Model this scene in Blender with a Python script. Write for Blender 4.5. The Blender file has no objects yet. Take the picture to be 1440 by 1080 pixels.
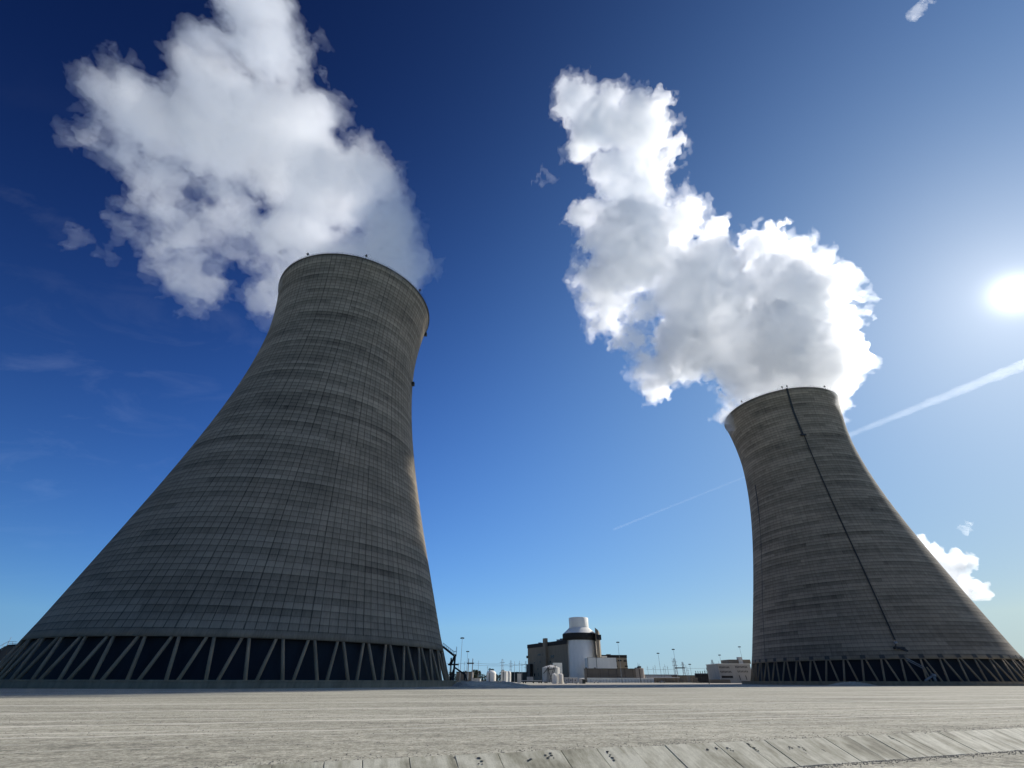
import bpy, bmesh, math, random, os
from mathutils import Vector, Matrix
PI = math.pi
random.seed(7)
scene = bpy.context.scene
C = scene.collection

# ------------------------------------------------------------------ camera
F, PITCH, ROLL, CAMH, CX, CY = 624.55, 0.58854, 0.00223, 1.695, 727.9, 540.0
cam_data = bpy.data.cameras.new('camera')
cam_data.sensor_width = 36.0
cam_data.lens = F/1440*36
cam_data.shift_x = -(CX-720)/1440
cam_data.clip_start = 0.1
cam_data.clip_end = 60000
cam = bpy.data.objects.new('camera', cam_data)
C.objects.link(cam)
cam.matrix_world = Matrix.Translation((0, 0, CAMH)) @ Matrix.Rotation(PI/2+PITCH, 4, 'X') @ Matrix.Rotation(ROLL, 4, 'Z')
scene.camera = cam
def ray(px, py):
    u, v = (px-CX)/F, (CY-py)/F
    c, s = math.cos(ROLL), math.sin(ROLL)
    u, v = c*u-s*v, s*u+c*v
    return Vector((u, math.cos(PITCH)-v*math.sin(PITCH), math.sin(PITCH)+v*math.cos(PITCH)))
def at(px, py, Y):                       # the point seen at a pixel, Y metres away to the north
    d = ray(px, py)
    return Vector((0, 0, CAMH)) + d*(Y/d.y)
def on_ground(px, py, z=0.0):
    d = ray(px, py)
    return Vector((0, 0, CAMH)) + d*((z-CAMH)/d.z)

# ------------------------------------------------------------------ sky, sun, exposure
sun_dir = ray(1428, 413).normalized()
ELEV = math.asin(sun_dir.z)
AZ = math.atan2(sun_dir.x, sun_dir.y)     # clockwise from +Y
world = bpy.data.worlds.new('World')
scene.world = world
world.use_nodes = True
nt = world.node_tree
nt.nodes.clear()
out = nt.nodes.new('ShaderNodeOutputWorld')
bg = nt.nodes.new('ShaderNodeBackground')
sky = nt.nodes.new('ShaderNodeTexSky')
sky.sky_type = 'NISHITA'
sky.sun_disc = False
sky.sun_elevation = ELEV
sky.sun_rotation = AZ
sky.altitude = 0
sky.air_density = 1.0
sky.dust_density = 0.15
sky.ozone_density = 2.5
SKY_STRENGTH = 0.075
bg.inputs['Strength'].default_value = SKY_STRENGTH
# the glare of air round the sun, a function of the world direction only
tc = nt.nodes.new('ShaderNodeTexCoord')
nrm = nt.nodes.new('ShaderNodeVectorMath'); nrm.operation = 'NORMALIZE'
dot = nt.nodes.new('ShaderNodeVectorMath'); dot.operation = 'DOT_PRODUCT'; dot.inputs[1].default_value = sun_dir
nt.links.new(tc.outputs['Generated'], nrm.inputs[0]); nt.links.new(nrm.outputs[0], dot.inputs[0])
def wmath(op, a, b=None, clamp=False):
    n = nt.nodes.new('ShaderNodeMath'); n.operation = op; n.use_clamp = clamp
    for i, v in enumerate((a, b)):
        if v is None: continue
        if isinstance(v, (int, float)): n.inputs[i].default_value = v
        else: nt.links.new(v, n.inputs[i])
    return n.outputs[0]
# clearer, deeper air away from the sun and a pale band at the horizon (functions of the world direction)
sepw = nt.nodes.new('ShaderNodeSeparateXYZ'); nt.links.new(nrm.outputs[0], sepw.inputs[0])
zz = wmath('MINIMUM', wmath('MAXIMUM', sepw.outputs[2], 0.0), 0.97)
qq = wmath('MAXIMUM', dot.outputs['Value'], -0.3)
z2 = wmath('MULTIPLY', zz, zz); q2 = wmath('MULTIPLY', qq, qq); zq = wmath('MULTIPLY', zz, qq)
comb = nt.nodes.new('ShaderNodeCombineXYZ')
for ch, co in enumerate(([-0.443, -1.12, -2.056, 0.412, -0.328, 3.419], [0.102, -0.505, -2.445, 0.261, -0.833, 3.388], [0.517, 0.267, -2.459, 0.253, -1.329, 2.786])):
    e = wmath('ADD', co[0], wmath('MULTIPLY', zz, co[1]))
    for f, k in ((z2, co[2]), (qq, co[3]), (q2, co[4]), (zq, co[5])): e = wmath('ADD', e, wmath('MULTIPLY', f, k))
    nt.links.new(wmath('EXPONENT', e), comb.inputs[ch])
lift_ = nt.nodes.new('ShaderNodeCombineXYZ')          # no yellow murk right at the horizon
nt.links.new(sepw.outputs[0], lift_.inputs[0]); nt.links.new(sepw.outputs[1], lift_.inputs[1]); nt.links.new(wmath('MAXIMUM', sepw.outputs[2], 0.085), lift_.inputs[2])
nt.links.new(lift_.outputs[0], sky.inputs[0])
sc_ = nt.nodes.new('ShaderNodeVectorMath'); sc_.operation = 'MULTIPLY'
nt.links.new(sky.outputs[0], sc_.inputs[0]); nt.links.new(comb.outputs[0], sc_.inputs[1])
one_minus = wmath('SUBTRACT', 1.0, dot.outputs['Value'])
glow = None
for amp, width in ((14.0, 0.00030), (1.9, 0.0024), (0.95, 0.015), (0.30, 0.07)):
    e = wmath('MULTIPLY', wmath('EXPONENT', wmath('DIVIDE', one_minus, -width)), amp)
    glow = e if glow is None else wmath('ADD', glow, e)
# thin cirrus low in the west
pl = nt.nodes.new('ShaderNodeVectorMath'); pl.operation = 'DIVIDE'
cz = nt.nodes.new('ShaderNodeCombineXYZ')
zs = wmath('ADD', wmath('MAXIMUM', sepw.outputs[2], 0.0), 0.08)
for k in range(3): nt.links.new(zs, cz.inputs[k])
nt.links.new(nrm.outputs[0], pl.inputs[0]); nt.links.new(cz.outputs[0], pl.inputs[1])
mp = nt.nodes.new('ShaderNodeMapping'); mp.inputs['Rotation'].default_value = (0, 0, 0.9); mp.inputs['Scale'].default_value = (1.0, 2.0, 0.0)
nt.links.new(pl.outputs[0], mp.inputs[0])
cn = nt.nodes.new('ShaderNodeTexNoise'); cn.inputs['Scale'].default_value = 2.2; cn.inputs['Detail'].default_value = 7; cn.inputs['Roughness'].default_value = 0.6
cn.inputs['Distortion'].default_value = 0.6
nt.links.new(mp.outputs[0], cn.inputs['Vector'])
cir = wmath('MULTIPLY', wmath('SUBTRACT', cn.outputs[0], 0.52), 3.0, clamp=True)
cmask = None
for px_, py_, wd in ((60, 560, 0.018), (170, 520, 0.006), (45, 275, 0.004), (250, 480, 0.012)):
    dn = nt.nodes.new('ShaderNodeVectorMath'); dn.operation = 'DOT_PRODUCT'; dn.inputs[1].default_value = ray(px_, py_).normalized()
    nt.links.new(nrm.outputs[0], dn.inputs[0])
    e = wmath('EXPONENT', wmath('DIVIDE', wmath('SUBTRACT', 1.0, dn.outputs['Value']), -wd))
    cmask = e if cmask is None else wmath('MAXIMUM', cmask, e)
cir = wmath('MULTIPLY', wmath('MULTIPLY', cir, cmask), 0.75)
gcol = nt.nodes.new('ShaderNodeVectorMath'); gcol.operation = 'SCALE'
gcol.inputs[0].default_value = (1.0, 0.97, 0.92)
nt.links.new(glow, gcol.inputs['Scale'])
ccol = nt.nodes.new('ShaderNodeVectorMath'); ccol.operation = 'SCALE'
ccol.inputs[0].default_value = (1.0, 1.1, 1.25)
nt.links.new(cir, ccol.inputs['Scale'])
add0 = nt.nodes.new('ShaderNodeVectorMath'); add0.operation = 'ADD'
nt.links.new(gcol.outputs[0], add0.inputs[0]); nt.links.new(ccol.outputs[0], add0.inputs[1])
add1 = nt.nodes.new('ShaderNodeVectorMath'); add1.operation = 'ADD'
nt.links.new(sc_.outputs[0], add1.inputs[0]); nt.links.new(add0.outputs[0], add1.inputs[1])
pale = nt.nodes.new('ShaderNodeVectorMath'); pale.operation = 'SCALE'; pale.inputs[0].default_value = (1.25, 0.6, -0.6)
nt.links.new(wmath('EXPONENT', wmath('DIVIDE', zz, -0.045)), pale.inputs['Scale'])
add2 = nt.nodes.new('ShaderNodeVectorMath'); add2.operation = 'ADD'
nt.links.new(add1.outputs[0], add2.inputs[0]); nt.links.new(pale.outputs[0], add2.inputs[1])
sky_out = add2.outputs[0]
nt.links.new(sky_out, bg.inputs['Color'])
nt.links.new(bg.outputs[0], out.inputs[0])

sun_data = bpy.data.lights.new('sun', 'SUN')
sun_data.energy = 5.0
sun_data.angle = math.radians(0.53)
sun_data.color = (1.0, 0.95, 0.87)
sun = bpy.data.objects.new('sun', sun_data)
C.objects.link(sun)
sun.rotation_euler = sun_dir.to_track_quat('Z', 'Y').to_euler()

scene.view_settings.view_transform = 'Standard'
scene.view_settings.look = 'None'
scene.view_settings.exposure = 0.0
scene.view_settings.gamma = 1.0
scene.view_settings.use_curve_mapping = False
scene.render.engine = 'CYCLES'
scene.cycles.volume_bounces = 48
scene.cycles.max_bounces = 48
scene.cycles.diffuse_bounces = 3
scene.cycles.glossy_bounces = 2
scene.cycles.transparent_max_bounces = 24
scene.cycles.volume_step_rate = 1.0
scene.cycles.volume_max_steps = 256
scene.cycles.use_denoising = True

# ------------------------------------------------------------------ helpers
def tag(o, label=None, cat=None, group=None, kind=None):
    if label: o['label'] = label
    if cat: o['category'] = cat
    if group: o['group'] = group
    if kind: o['kind'] = kind
    return o
def empty(name, loc=(0, 0, 0), rz=0.0):
    o = bpy.data.objects.new(name, None)
    o.location = loc; o.rotation_euler = (0, 0, rz); o.empty_display_size = 1
    C.objects.link(o)
    return o
class MB:
    def __init__(self): self.v = []; self.f = []
    def add(self, vs, fs):
        n = len(self.v); self.v += [tuple(p) for p in vs]; self.f += [tuple(i+n for i in f) for f in fs]
    def box(self, x0, x1, y0, y1, z0, z1):
        self.add([(x0,y0,z0),(x1,y0,z0),(x1,y1,z0),(x0,y1,z0),(x0,y0,z1),(x1,y0,z1),(x1,y1,z1),(x0,y1,z1)],
                 [(0,3,2,1),(4,5,6,7),(0,1,5,4),(1,2,6,5),(2,3,7,6),(3,0,4,7)])
    def tube(self, a, b, r0, r1=None, n=8, cap=True):
        a = Vector(a); b = Vector(b); r1 = r0 if r1 is None else r1
        d = (b-a).normalized(); q = d.to_track_quat('Z', 'Y').to_matrix()
        vs = []
        for p, r in ((a, r0), (b, r1)):
            for k in range(n):
                t = 2*PI*k/n; vs.append(p + q @ Vector((r*math.cos(t), r*math.sin(t), 0)))
        fs = [(k, (k+1)%n, n+(k+1)%n, n+k) for k in range(n)]
        if cap: fs += [tuple(range(n-1, -1, -1)), tuple(range(n, 2*n))]
        self.add(vs, fs)
    def lathe(self, prof, n=32, c=(0, 0), a0=0.0, a1=2*PI):
        full = abs(a1-a0-2*PI) < 1e-6; m = n if full else n+1
        vs = []
        for r, z in prof:
            for k in range(m):
                t = a0+(a1-a0)*k/n; vs.append((c[0]+r*math.cos(t), c[1]+r*math.sin(t), z))
        fs = []
        for i in range(len(prof)-1):
            for k in range(n):
                k2 = (k+1) % m
                fs.append((i*m+k, i*m+k2, (i+1)*m+k2, (i+1)*m+k))
        self.add(vs, fs)
    def build(self, name, mat, parent=None, smooth=False):
        me = bpy.data.meshes.new(name); me.from_pydata(self.v, [], self.f); me.update()
        if mat: me.materials.append(mat)
        if smooth:
            for p in me.polygons: p.use_smooth = True
        o = bpy.data.objects.new(name, me); C.objects.link(o)
        if parent: o.parent = parent
        return o

# ------------------------------------------------------------------ materials
def new_mat(name):
    m = bpy.data.materials.new(name); m.use_nodes = True
    t = m.node_tree; b = t.nodes['Principled BSDF']
    return m, t, b
def ramp(t, fac, stops):
    n = t.nodes.new('ShaderNodeValToRGB'); cr = n.color_ramp
    while len(cr.elements) < len(stops): cr.elements.new(0.5)
    for e, (p, c) in zip(cr.elements, stops):
        e.position = p; e.color = (*c, 1) if len(c) == 3 else c
    t.links.new(fac, n.inputs[0]); return n.outputs[0]
def mth(t, op, a, b=None, c=None, clamp=False):
    n = t.nodes.new('ShaderNodeMath'); n.operation = op; n.use_clamp = clamp
    for i, v in enumerate((a, b, c)):
        if v is None: continue
        if isinstance(v, (int, float)): n.inputs[i].default_value = v
        else: t.links.new(v, n.inputs[i])
    return n.outputs[0]
def noise(t, vec, scale, detail=4, rough=0.6, dim='3D', lac=2.0):
    n = t.nodes.new('ShaderNodeTexNoise'); n.noise_dimensions = dim
    n.inputs['Scale'].default_value = scale; n.inputs['Detail'].default_value = detail
    n.inputs['Roughness'].default_value = rough; n.inputs['Lacunarity'].default_value = lac
    if vec is not None: t.links.new(vec, n.inputs['Vector'])
    return n.outputs[0]
def mapping(t, vec, scale=(1, 1, 1), loc=(0, 0, 0), rot=(0, 0, 0)):
    n = t.nodes.new('ShaderNodeMapping')
    n.inputs['Scale'].default_value = scale; n.inputs['Location'].default_value = loc; n.inputs['Rotation'].default_value = rot
    t.links.new(vec, n.inputs['Vector']); return n.outputs[0]
def mixc(t, fac, a, b, mode='MIX'):
    n = t.nodes.new('ShaderNodeMix'); n.data_type = 'RGBA'; n.blend_type = mode
    if isinstance(fac, (int, float)): n.inputs[0].default_value = fac
    else: t.links.new(fac, n.inputs[0])
    for i, v in ((6, a), (7, b)):
        if isinstance(v, tuple): n.inputs[i].default_value = (*v, 1) if len(v) == 3 else v
        else: t.links.new(v, n.inputs[i])
    return n.outputs[2]
def plain(name, col, rough=0.7, vary=0.15, scale=0.6, metal=0.0, streak=True):
    m, t, b = new_mat(name)
    co = t.nodes.new('ShaderNodeTexCoord').outputs['Object']
    n1 = noise(t, mapping(t, co, (1, 1, 0.25) if streak else (1, 1, 1)), scale, 5, 0.65)
    f = ramp(t, n1, [(0.3, (1-vary,)*3), (0.7, (1+vary*0.6,)*3)])
    col_o = mixc(t, 1.0, col, f, 'MULTIPLY')
    t.links.new(col_o, b.inputs['Base Color'])
    b.inputs['Roughness'].default_value = rough; b.inputs['Metallic'].default_value = metal
    b.inputs['Specular IOR Level'].default_value = 0.3
    return m

# --- tower shell: lifts and panels from its own UV (u = azimuth turns, v = metres up)
def shell_material(name, vj, hj):
    m, t, b = new_mat(name)
    uv = t.nodes.new('ShaderNodeUVMap').outputs[0]
    sep = t.nodes.new('ShaderNodeSeparateXYZ'); t.links.new(uv, sep.inputs[0])
    U, V = sep.outputs[0], sep.outputs[1]
    lift = mth(t, 'DIVIDE', V, 1.82)
    lf = mth(t, 'FRACT', lift); li = mth(t, 'FLOOR', lift)
    low = mth(t, 'LESS_THAN', V, 78.0)
    cnt = mth(t, 'ADD', mth(t, 'MULTIPLY', low, 52.0), 104.0)
    uu = mth(t, 'MULTIPLY', U, cnt)
    uf = mth(t, 'FRACT', uu); ui = mth(t, 'FLOOR', uu)
    # per lift tone
    comb = t.nodes.new('ShaderNodeCombineXYZ'); t.links.new(li, comb.inputs[2])
    big = mth(t, 'FLOOR', mth(t, 'ADD', mth(t, 'MULTIPLY', U, 9.0), mth(t, 'MULTIPLY', li, 0.37)))
    t.links.new(big, comb.inputs[0])
    wn = t.nodes.new('ShaderNodeTexWhiteNoise'); t.links.new(comb.outputs[0], wn.inputs[0])
    # slow tone across lifts: bands several lifts tall, long round the shell
    cb = t.nodes.new('ShaderNodeCombineXYZ'); t.links.new(mth(t, 'MULTIPLY', U, 7.0), cb.inputs[0]); t.links.new(mth(t, 'MULTIPLY', li, 0.33), cb.inputs[1])
    band = noise(t, cb.outputs[0], 1.0, 3, 0.6)
    # per panel tone
    cp = t.nodes.new('ShaderNodeCombineXYZ'); t.links.new(ui, cp.inputs[0]); t.links.new(li, cp.inputs[1])
    wp = t.nodes.new('ShaderNodeTexWhiteNoise'); t.links.new(cp.outputs[0], wp.inputs[0])
    # columns of panels keep a tone too (runs of stain down the shell)
    cs = t.nodes.new('ShaderNodeCombineXYZ'); t.links.new(mth(t, 'MULTIPLY', U, 230.0), cs.inputs[0]); t.links.new(mth(t, 'MULTIPLY', V, 0.035), cs.inputs[1])
    streak = noise(t, cs.outputs[0], 1.0, 4, 0.7)
    cs2 = t.nodes.new('ShaderNodeCombineXYZ'); t.links.new(mth(t, 'MULTIPLY', U, 1400.0), cs2.inputs[0]); t.links.new(mth(t, 'MULTIPLY', V, 0.5), cs2.inputs[1])
    fine = noise(t, cs2.outputs[0], 1.0, 3, 0.7)
    pos = t.nodes.new('ShaderNodeTexCoord').outputs['Object']
    blot = noise(t, pos, 0.06, 5, 0.65)
    v = mth(t, 'MULTIPLY', mth(t, 'SUBTRACT', wn.outputs[0], 0.5), 0.42)
    v = mth(t, 'ADD', v, mth(t, 'MULTIPLY', mth(t, 'SUBTRACT', band, 0.5), 1.15))
    v = mth(t, 'ADD', v, mth(t, 'MULTIPLY', mth(t, 'SUBTRACT', wp.outputs[0], 0.5), 0.16))
    v = mth(t, 'ADD', v, mth(t, 'MULTIPLY', mth(t, 'SUBTRACT', streak, 0.5), 0.55))
    v = mth(t, 'ADD', v, mth(t, 'MULTIPLY', mth(t, 'SUBTRACT', fine, 0.5), 0.8))
    v = mth(t, 'ADD', v, mth(t, 'MULTIPLY', mth(t, 'SUBTRACT', blot, 0.5), 0.4))
    # each lift darkens toward its upper joint
    under = mth(t, 'POWER', lf, 3.0)
    v = mth(t, 'SUBTRACT', v, mth(t, 'MULTIPLY', under, 0.30))
    v = mth(t, 'ADD', v, 1.0)
    # joints
    jh = mth(t, 'LESS_THAN', mth(t, 'MINIMUM', lf, mth(t, 'SUBTRACT', 1.0, lf)), 0.05)
    # width in metres of vertical joints grows with the panel, near constant
    jv = mth(t, 'LESS_THAN', mth(t, 'MINIMUM', uf, mth(t, 'SUBTRACT', 1.0, uf)), 0.045)
    main = mth(t, 'MODULO', ui, 6.0)
    heavy = mth(t, 'MULTIPLY', mth(t, 'LESS_THAN', uf, 0.10), mth(t, 'LESS_THAN', main, 0.5))
    joint = mth(t, 'MAXIMUM', mth(t, 'MULTIPLY', jh, hj), mth(t, 'MULTIPLY', mth(t, 'MAXIMUM', jv, heavy), vj))
    jn = noise(t, pos, 0.35, 2, 0.5)
    joint = mth(t, 'MULTIPLY', joint, mth(t, 'ADD', 0.45, mth(t, 'MULTIPLY', jn, 1.0)))
    body = mth(t, 'GREATER_THAN', V, 12.6)
    joint = mth(t, 'MULTIPLY', joint, body)
    v = mth(t, 'MULTIPLY', v, mth(t, 'SUBTRACT', 1.0, joint), clamp=False)
    v = mth(t, 'MAXIMUM', v, 0.15)
    tint = ramp(t, blot, [(0.3, (0.265, 0.222, 0.165)), (0.7, (0.28, 0.228, 0.165))])
    vc = t.nodes.new('ShaderNodeVectorMath'); vc.operation = 'SCALE'
    t.links.new(tint, vc.inputs[0]); t.links.new(v, vc.inputs['Scale'])
    t.links.new(vc.outputs[0], b.inputs['Base Color'])
    b.inputs['Roughness'].default_value = 0.9
    b.inputs['Specular IOR Level'].default_value = 0.2
    bump = t.nodes.new('ShaderNodeBump'); bump.inputs['Strength'].default_value = 0.6; bump.inputs['Distance'].default_value = 0.12
    hgt = mth(t, 'SUBTRACT', mth(t, 'MULTIPLY', lf, 0.5), joint)
    t.links.new(hgt, bump.inputs['Height']); t.links.new(bump.outputs[0], b.inputs['Normal'])
    return m
M = {}
M['shell'] = shell_material('weathered_tower_concrete', 0.62, 0.36)
M['shell_smooth'] = shell_material('smoother_tower_concrete', 0.22, 0.40)
M['concrete'] = plain('grey_concrete', (0.30, 0.235, 0.155), 0.9, 0.35, 0.5)
M['leg'] = plain('leg_concrete', (0.34, 0.25, 0.155), 0.9, 0.3, 0.35)
M['inner_shade'] = plain('interior_shade', (0.012, 0.016, 0.022), 0.7, 0.4, 0.3)
M['dark_metal'] = plain('dark_steel', (0.045, 0.045, 0.045), 0.5, 0.3, 1.5, 0.3)
M['steel'] = plain('galvanised_steel', (0.30, 0.31, 0.32), 0.45, 0.2, 1.5, 0.6)


M['plate'] = plain('dark_bearing_plate', (0.09, 0.085, 0.075), 0.9, 0.3, 1.0)
M['white_wall'] = plain('white_painted_concrete', (0.90, 0.86, 0.76), 0.7, 0.12, 0.12)
M['white_conc'] = plain('pale_concrete_wall', (0.46, 0.42, 0.36), 0.85, 0.15, 0.2)
M['pale_wall'] = plain('pale_grey_siding', (0.62, 0.59, 0.53), 0.7, 0.2, 0.3)
M['beige_wall'] = plain('beige_tank_paint', (0.45, 0.36, 0.28), 0.7, 0.25, 0.3)
M['tan_wall'] = plain('tan_precast_wall', (0.26, 0.215, 0.155), 0.85, 0.18, 0.12)
M['brown_wall'] = plain('brown_metal_siding', (0.17, 0.145, 0.115), 0.75, 0.15, 0.3)
M['brown_roof'] = plain('dark_brown_trim', (0.08, 0.068, 0.055), 0.7, 0.2, 0.3)
M['louvre'] = plain('black_louvres', (0.028, 0.027, 0.026), 0.8, 0.3, 0.5)
M['glass_dark'] = plain('dark_window_glass', (0.02, 0.022, 0.026), 0.25, 0.3, 0.5)
M['green_paint'] = plain('dark_green_paint', (0.045, 0.055, 0.045), 0.6, 0.2, 0.5)
M['rubber'] = plain('black_rubber', (0.02, 0.02, 0.02), 0.9, 0.1, 3)
M['dirt'] = plain('pale_packed_dirt', (0.42, 0.37, 0.29), 0.95, 0.3, 0.15, streak=False)
# --- ground
def ground_material():
    m, t, b = new_mat('crushed_stone_yard')
    co = t.nodes.new('ShaderNodeTexCoord').outputs['Object']
    big = noise(t, mapping(t, co, (0.35, 1.0, 1)), 0.12, 6, 0.62)
    strk = noise(t, mapping(t, co, (0.13, 1.2, 1), rot=(0, 0, 0.32)), 0.55, 5, 0.65)
    grit = noise(t, co, 9.0, 6, 0.8)
    mid = noise(t, co, 1.3, 5, 0.7)
    v = mth(t, 'ADD', mth(t, 'MULTIPLY', mth(t, 'SUBTRACT', big, 0.5), 1.1), mth(t, 'MULTIPLY', mth(t, 'SUBTRACT', strk, 0.5), 0.7))
    v = mth(t, 'ADD', v, mth(t, 'MULTIPLY', mth(t, 'SUBTRACT', mid, 0.5), 1.3))
    lump = noise(t, mapping(t, co, (1, 1, 1), (9, 4, 0)), 3.6, 4, 0.7)
    v = mth(t, 'ADD', v, mth(t, 'MULTIPLY', mth(t, 'SUBTRACT', lump, 0.5), 1.2))
    scar = ramp(t, noise(t, mapping(t, co, (0.10, 0.7, 1), (3, 8, 0), (0, 0, 0.32)), 0.5, 5, 0.7), [(0.60, (0,)*3), (0.70, (1,)*3)])
    v = mth(t, 'SUBTRACT', v, mth(t, 'MULTIPLY', scar, 0.22))
    col = ramp(t, mth(t, 'ADD', mth(t, 'MULTIPLY', v, 0.5), 0.5), [(0.30, (0.22, 0.212, 0.168)), (0.5, (0.43, 0.405, 0.32)), (0.70, (0.60, 0.57, 0.46))])
    g = ramp(t, grit, [(0.3, (0.30,)*3), (0.5, (0.95,)*3), (0.7, (1.7,)*3)])
    col = mixc(t, 1.0, col, g, 'MULTIPLY')
    # pale wheel tracks
    sx = t.nodes.new('ShaderNodeSeparateXYZ'); t.links.new(co, sx.inputs[0])
    wob = noise(t, mapping(t, co, (0.04, 0.0, 0)), 1.0, 4, 0.7)
    yy = mth(t, 'ADD', mth(t, 'SUBTRACT', sx.outputs[1], mth(t, 'MULTIPLY', sx.outputs[0], 0.33)), mth(t, 'MULTIPLY', mth(t, 'SUBTRACT', wob, 0.5), 4.0))
    trk = None
    for y0, w, a in ((25.3, 0.14, 1.0), (23.0, 0.10, 0.45), (26.9, 0.16, 0.7), (31.0, 0.28, 0.9), (34.5, 0.3, 0.5), (20.6, 0.08, 0.4), (43.0, 0.6, 0.6), (55.0, 0.9, 0.5)):
        e = mth(t, 'DIVIDE', mth(t, 'SUBTRACT', yy, y0), w)
        e = mth(t, 'MULTIPLY', mth(t, 'EXPONENT', mth(t, 'MULTIPLY', mth(t, 'MULTIPLY', e, e), -1.0)), a)
        trk = e if trk is None else mth(t, 'MAXIMUM', trk, e)
    brk = ramp(t, noise(t, mapping(t, co, (0.12, 0.9, 1)), 0.8, 4, 0.7), [(0.34, (0.15,)*3), (0.52, (1,)*3)])
    trk = mth(t, 'MULTIPLY', trk, brk)
    col = mixc(t, trk, col, (0.74, 0.70, 0.60))
    t.links.new(col, b.inputs['Base Color'])
    b.inputs['Roughness'].default_value = 0.95; b.inputs['Specular IOR Level'].default_value = 0.15
    bump = t.nodes.new('ShaderNodeBump'); bump.inputs['Strength'].default_value = 0.8; bump.inputs['Distance'].default_value = 0.03
    t.links.new(grit, bump.inputs['Height']); t.links.new(bump.outputs[0], b.inputs['Normal'])
    return m
M['ground'] = ground_material()
EDGE_A = Vector((-2.68, 14.86, 0)); EDGE_D = Vector((24.52, 9.27, 0)).normalized(); EDGE_N = Vector((EDGE_D.y, -EDGE_D.x, 0))
LOW_Z, SLOPE_W = -0.50, 1.12
def edge(s_, w=0.0, z=0.0): return EDGE_A+EDGE_D*s_+EDGE_N*w+Vector((0, 0, z))
g = MB(); S = 9000
a_, b_ = edge(-S), edge(S)
a2, b2 = edge(-S, SLOPE_W, LOW_Z), edge(S, SLOPE_W, LOW_Z)
g.add([a_, b_, (S, 16000, 0), (-S, 16000, 0)], [(0, 1, 2, 3)])
g.add([a2, b2, edge(S, 400, LOW_Z), edge(-S, 400, LOW_Z)], [(3, 2, 1, 0)])
g.add([edge(-S, -0.001), edge(S, -0.001), edge(S, SLOPE_W, LOW_Z-0.05), edge(-S, SLOPE_W, LOW_Z-0.05)], [(3, 2, 1, 0)])
ground = g.build('ground', M['ground']); tag(ground, kind='structure')
# loose stones along the lip and on the yard
sm = MB(); rs = random.Random(11)
def stone(p, r):
    vs = []
    for v in ((1,0,0),(-1,0,0),(0,1,0),(0,-1,0),(0,0,1),(0,0,-1)):
        k = r*rs.uniform(0.6, 1.2); vs.append((p.x+v[0]*k, p.y+v[1]*k, p.z+v[2]*k*0.7))
    sm.add(vs, [(0,2,4),(2,1,4),(1,3,4),(3,0,4),(2,0,5),(1,2,5),(3,1,5),(0,3,5)])
for k in range(5200):
    s_ = rs.uniform(-12, 45); w = -abs(rs.gauss(0, 0.22)) if rs.random() < 0.75 else -rs.uniform(0, 1.2)
    stone(edge(s_, w, 0.004), rs.uniform(0.008, 0.026))
for k in range(3800):
    s_ = rs.uniform(-4, 30); w = SLOPE_W+abs(rs.gauss(0, 0.35))-0.12
    stone(edge(s_, w, LOW_Z+0.006 if w > SLOPE_W else LOW_Z*w/SLOPE_W+0.01), rs.uniform(0.01, 0.032))
for k in range(2600):
    s_ = rs.uniform(-25, 40); w = -rs.uniform(0.5, 26)
    stone(edge(s_, w, 0.004), rs.uniform(0.008, 0.03))
M['stone'] = plain('grey_stone', (0.26, 0.25, 0.225), 0.9, 0.5, 3.0, streak=False)
st = sm.build('gravel', M['stone']); tag(st, kind='stuff')

# sloped concrete lining of the drainage ditch, slab by slab
def slab_material():
    m, t, b = new_mat('stained_concrete_slab')
    co = t.nodes.new('ShaderNodeTexCoord').outputs['Object']
    inf = t.nodes.new('ShaderNodeObjectInfo')
    ad = t.nodes.new('ShaderNodeVectorMath'); ad.operation = 'ADD'; t.links.new(co, ad.inputs[0])
    rv = t.nodes.new('ShaderNodeVectorMath'); rv.operation = 'SCALE'; rv.inputs[0].default_value = (31, 17, 5); t.links.new(inf.outputs['Random'], rv.inputs['Scale'])
    t.links.new(rv.outputs[0], ad.inputs[1]); p = ad.outputs[0]
    n1 = noise(t, mapping(t, p, (3.0, 0.7, 1)), 1.2, 6, 0.7)
    n2 = noise(t, p, 1.1, 5, 0.6)
    n3 = noise(t, p, 45.0, 3, 0.7)
    v = mth(t, 'ADD', mth(t, 'MULTIPLY', n1, 0.6), mth(t, 'MULTIPLY', n2, 0.5))
    v = mth(t, 'ADD', v, mth(t, 'MULTIPLY', mth(t, 'SUBTRACT', inf.outputs['Random'], 0.5), 0.09))
    col = ramp(t, v, [(0.38, (0.22, 0.205, 0.145)), (0.50, (0.41, 0.385, 0.285)), (0.64, (0.64, 0.61, 0.48))])
    g3 = ramp(t, n3, [(0.3, (0.8,)*3), (0.7, (1.15,)*3)])
    col = mixc(t, 1.0, col, g3, 'MULTIPLY')
    # splashes of black tar
    tar = ramp(t, noise(t, mapping(t, p, (2.2, 1.0, 1)), 1.6, 5, 0.65), [(0.70, (0,)*3), (0.715, (1,)*3)])
    col = mixc(t, tar, col, (0.02, 0.022, 0.03))
    t.links.new(col, b.inputs['Base Color']); b.inputs['Roughness'].default_value = 0.85
    b.inputs['Specular IOR Level'].default_value = 0.25
    bp = t.nodes.new('ShaderNodeBump'); bp.inputs['Strength'].default_value = 0.4; bp.inputs['Distance'].default_value = 0.01
    t.links.new(n3, bp.inputs['Height']); t.links.new(bp.outputs[0], b.inputs['Normal'])
    return m
M['slab'] = slab_material()
ch = empty('drainage_channel', EDGE_A, math.atan2(EDGE_D.y, EDGE_D.x))
tag(ch, 'sloped strip of stained concrete slabs crossing the gravel in the foreground', 'drainage channel')
rs = random.Random(5)
tl_ = math.atan2(-LOW_Z, SLOPE_W); L_ = math.hypot(LOW_Z, SLOPE_W); x = -9.0; k = 0
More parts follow.
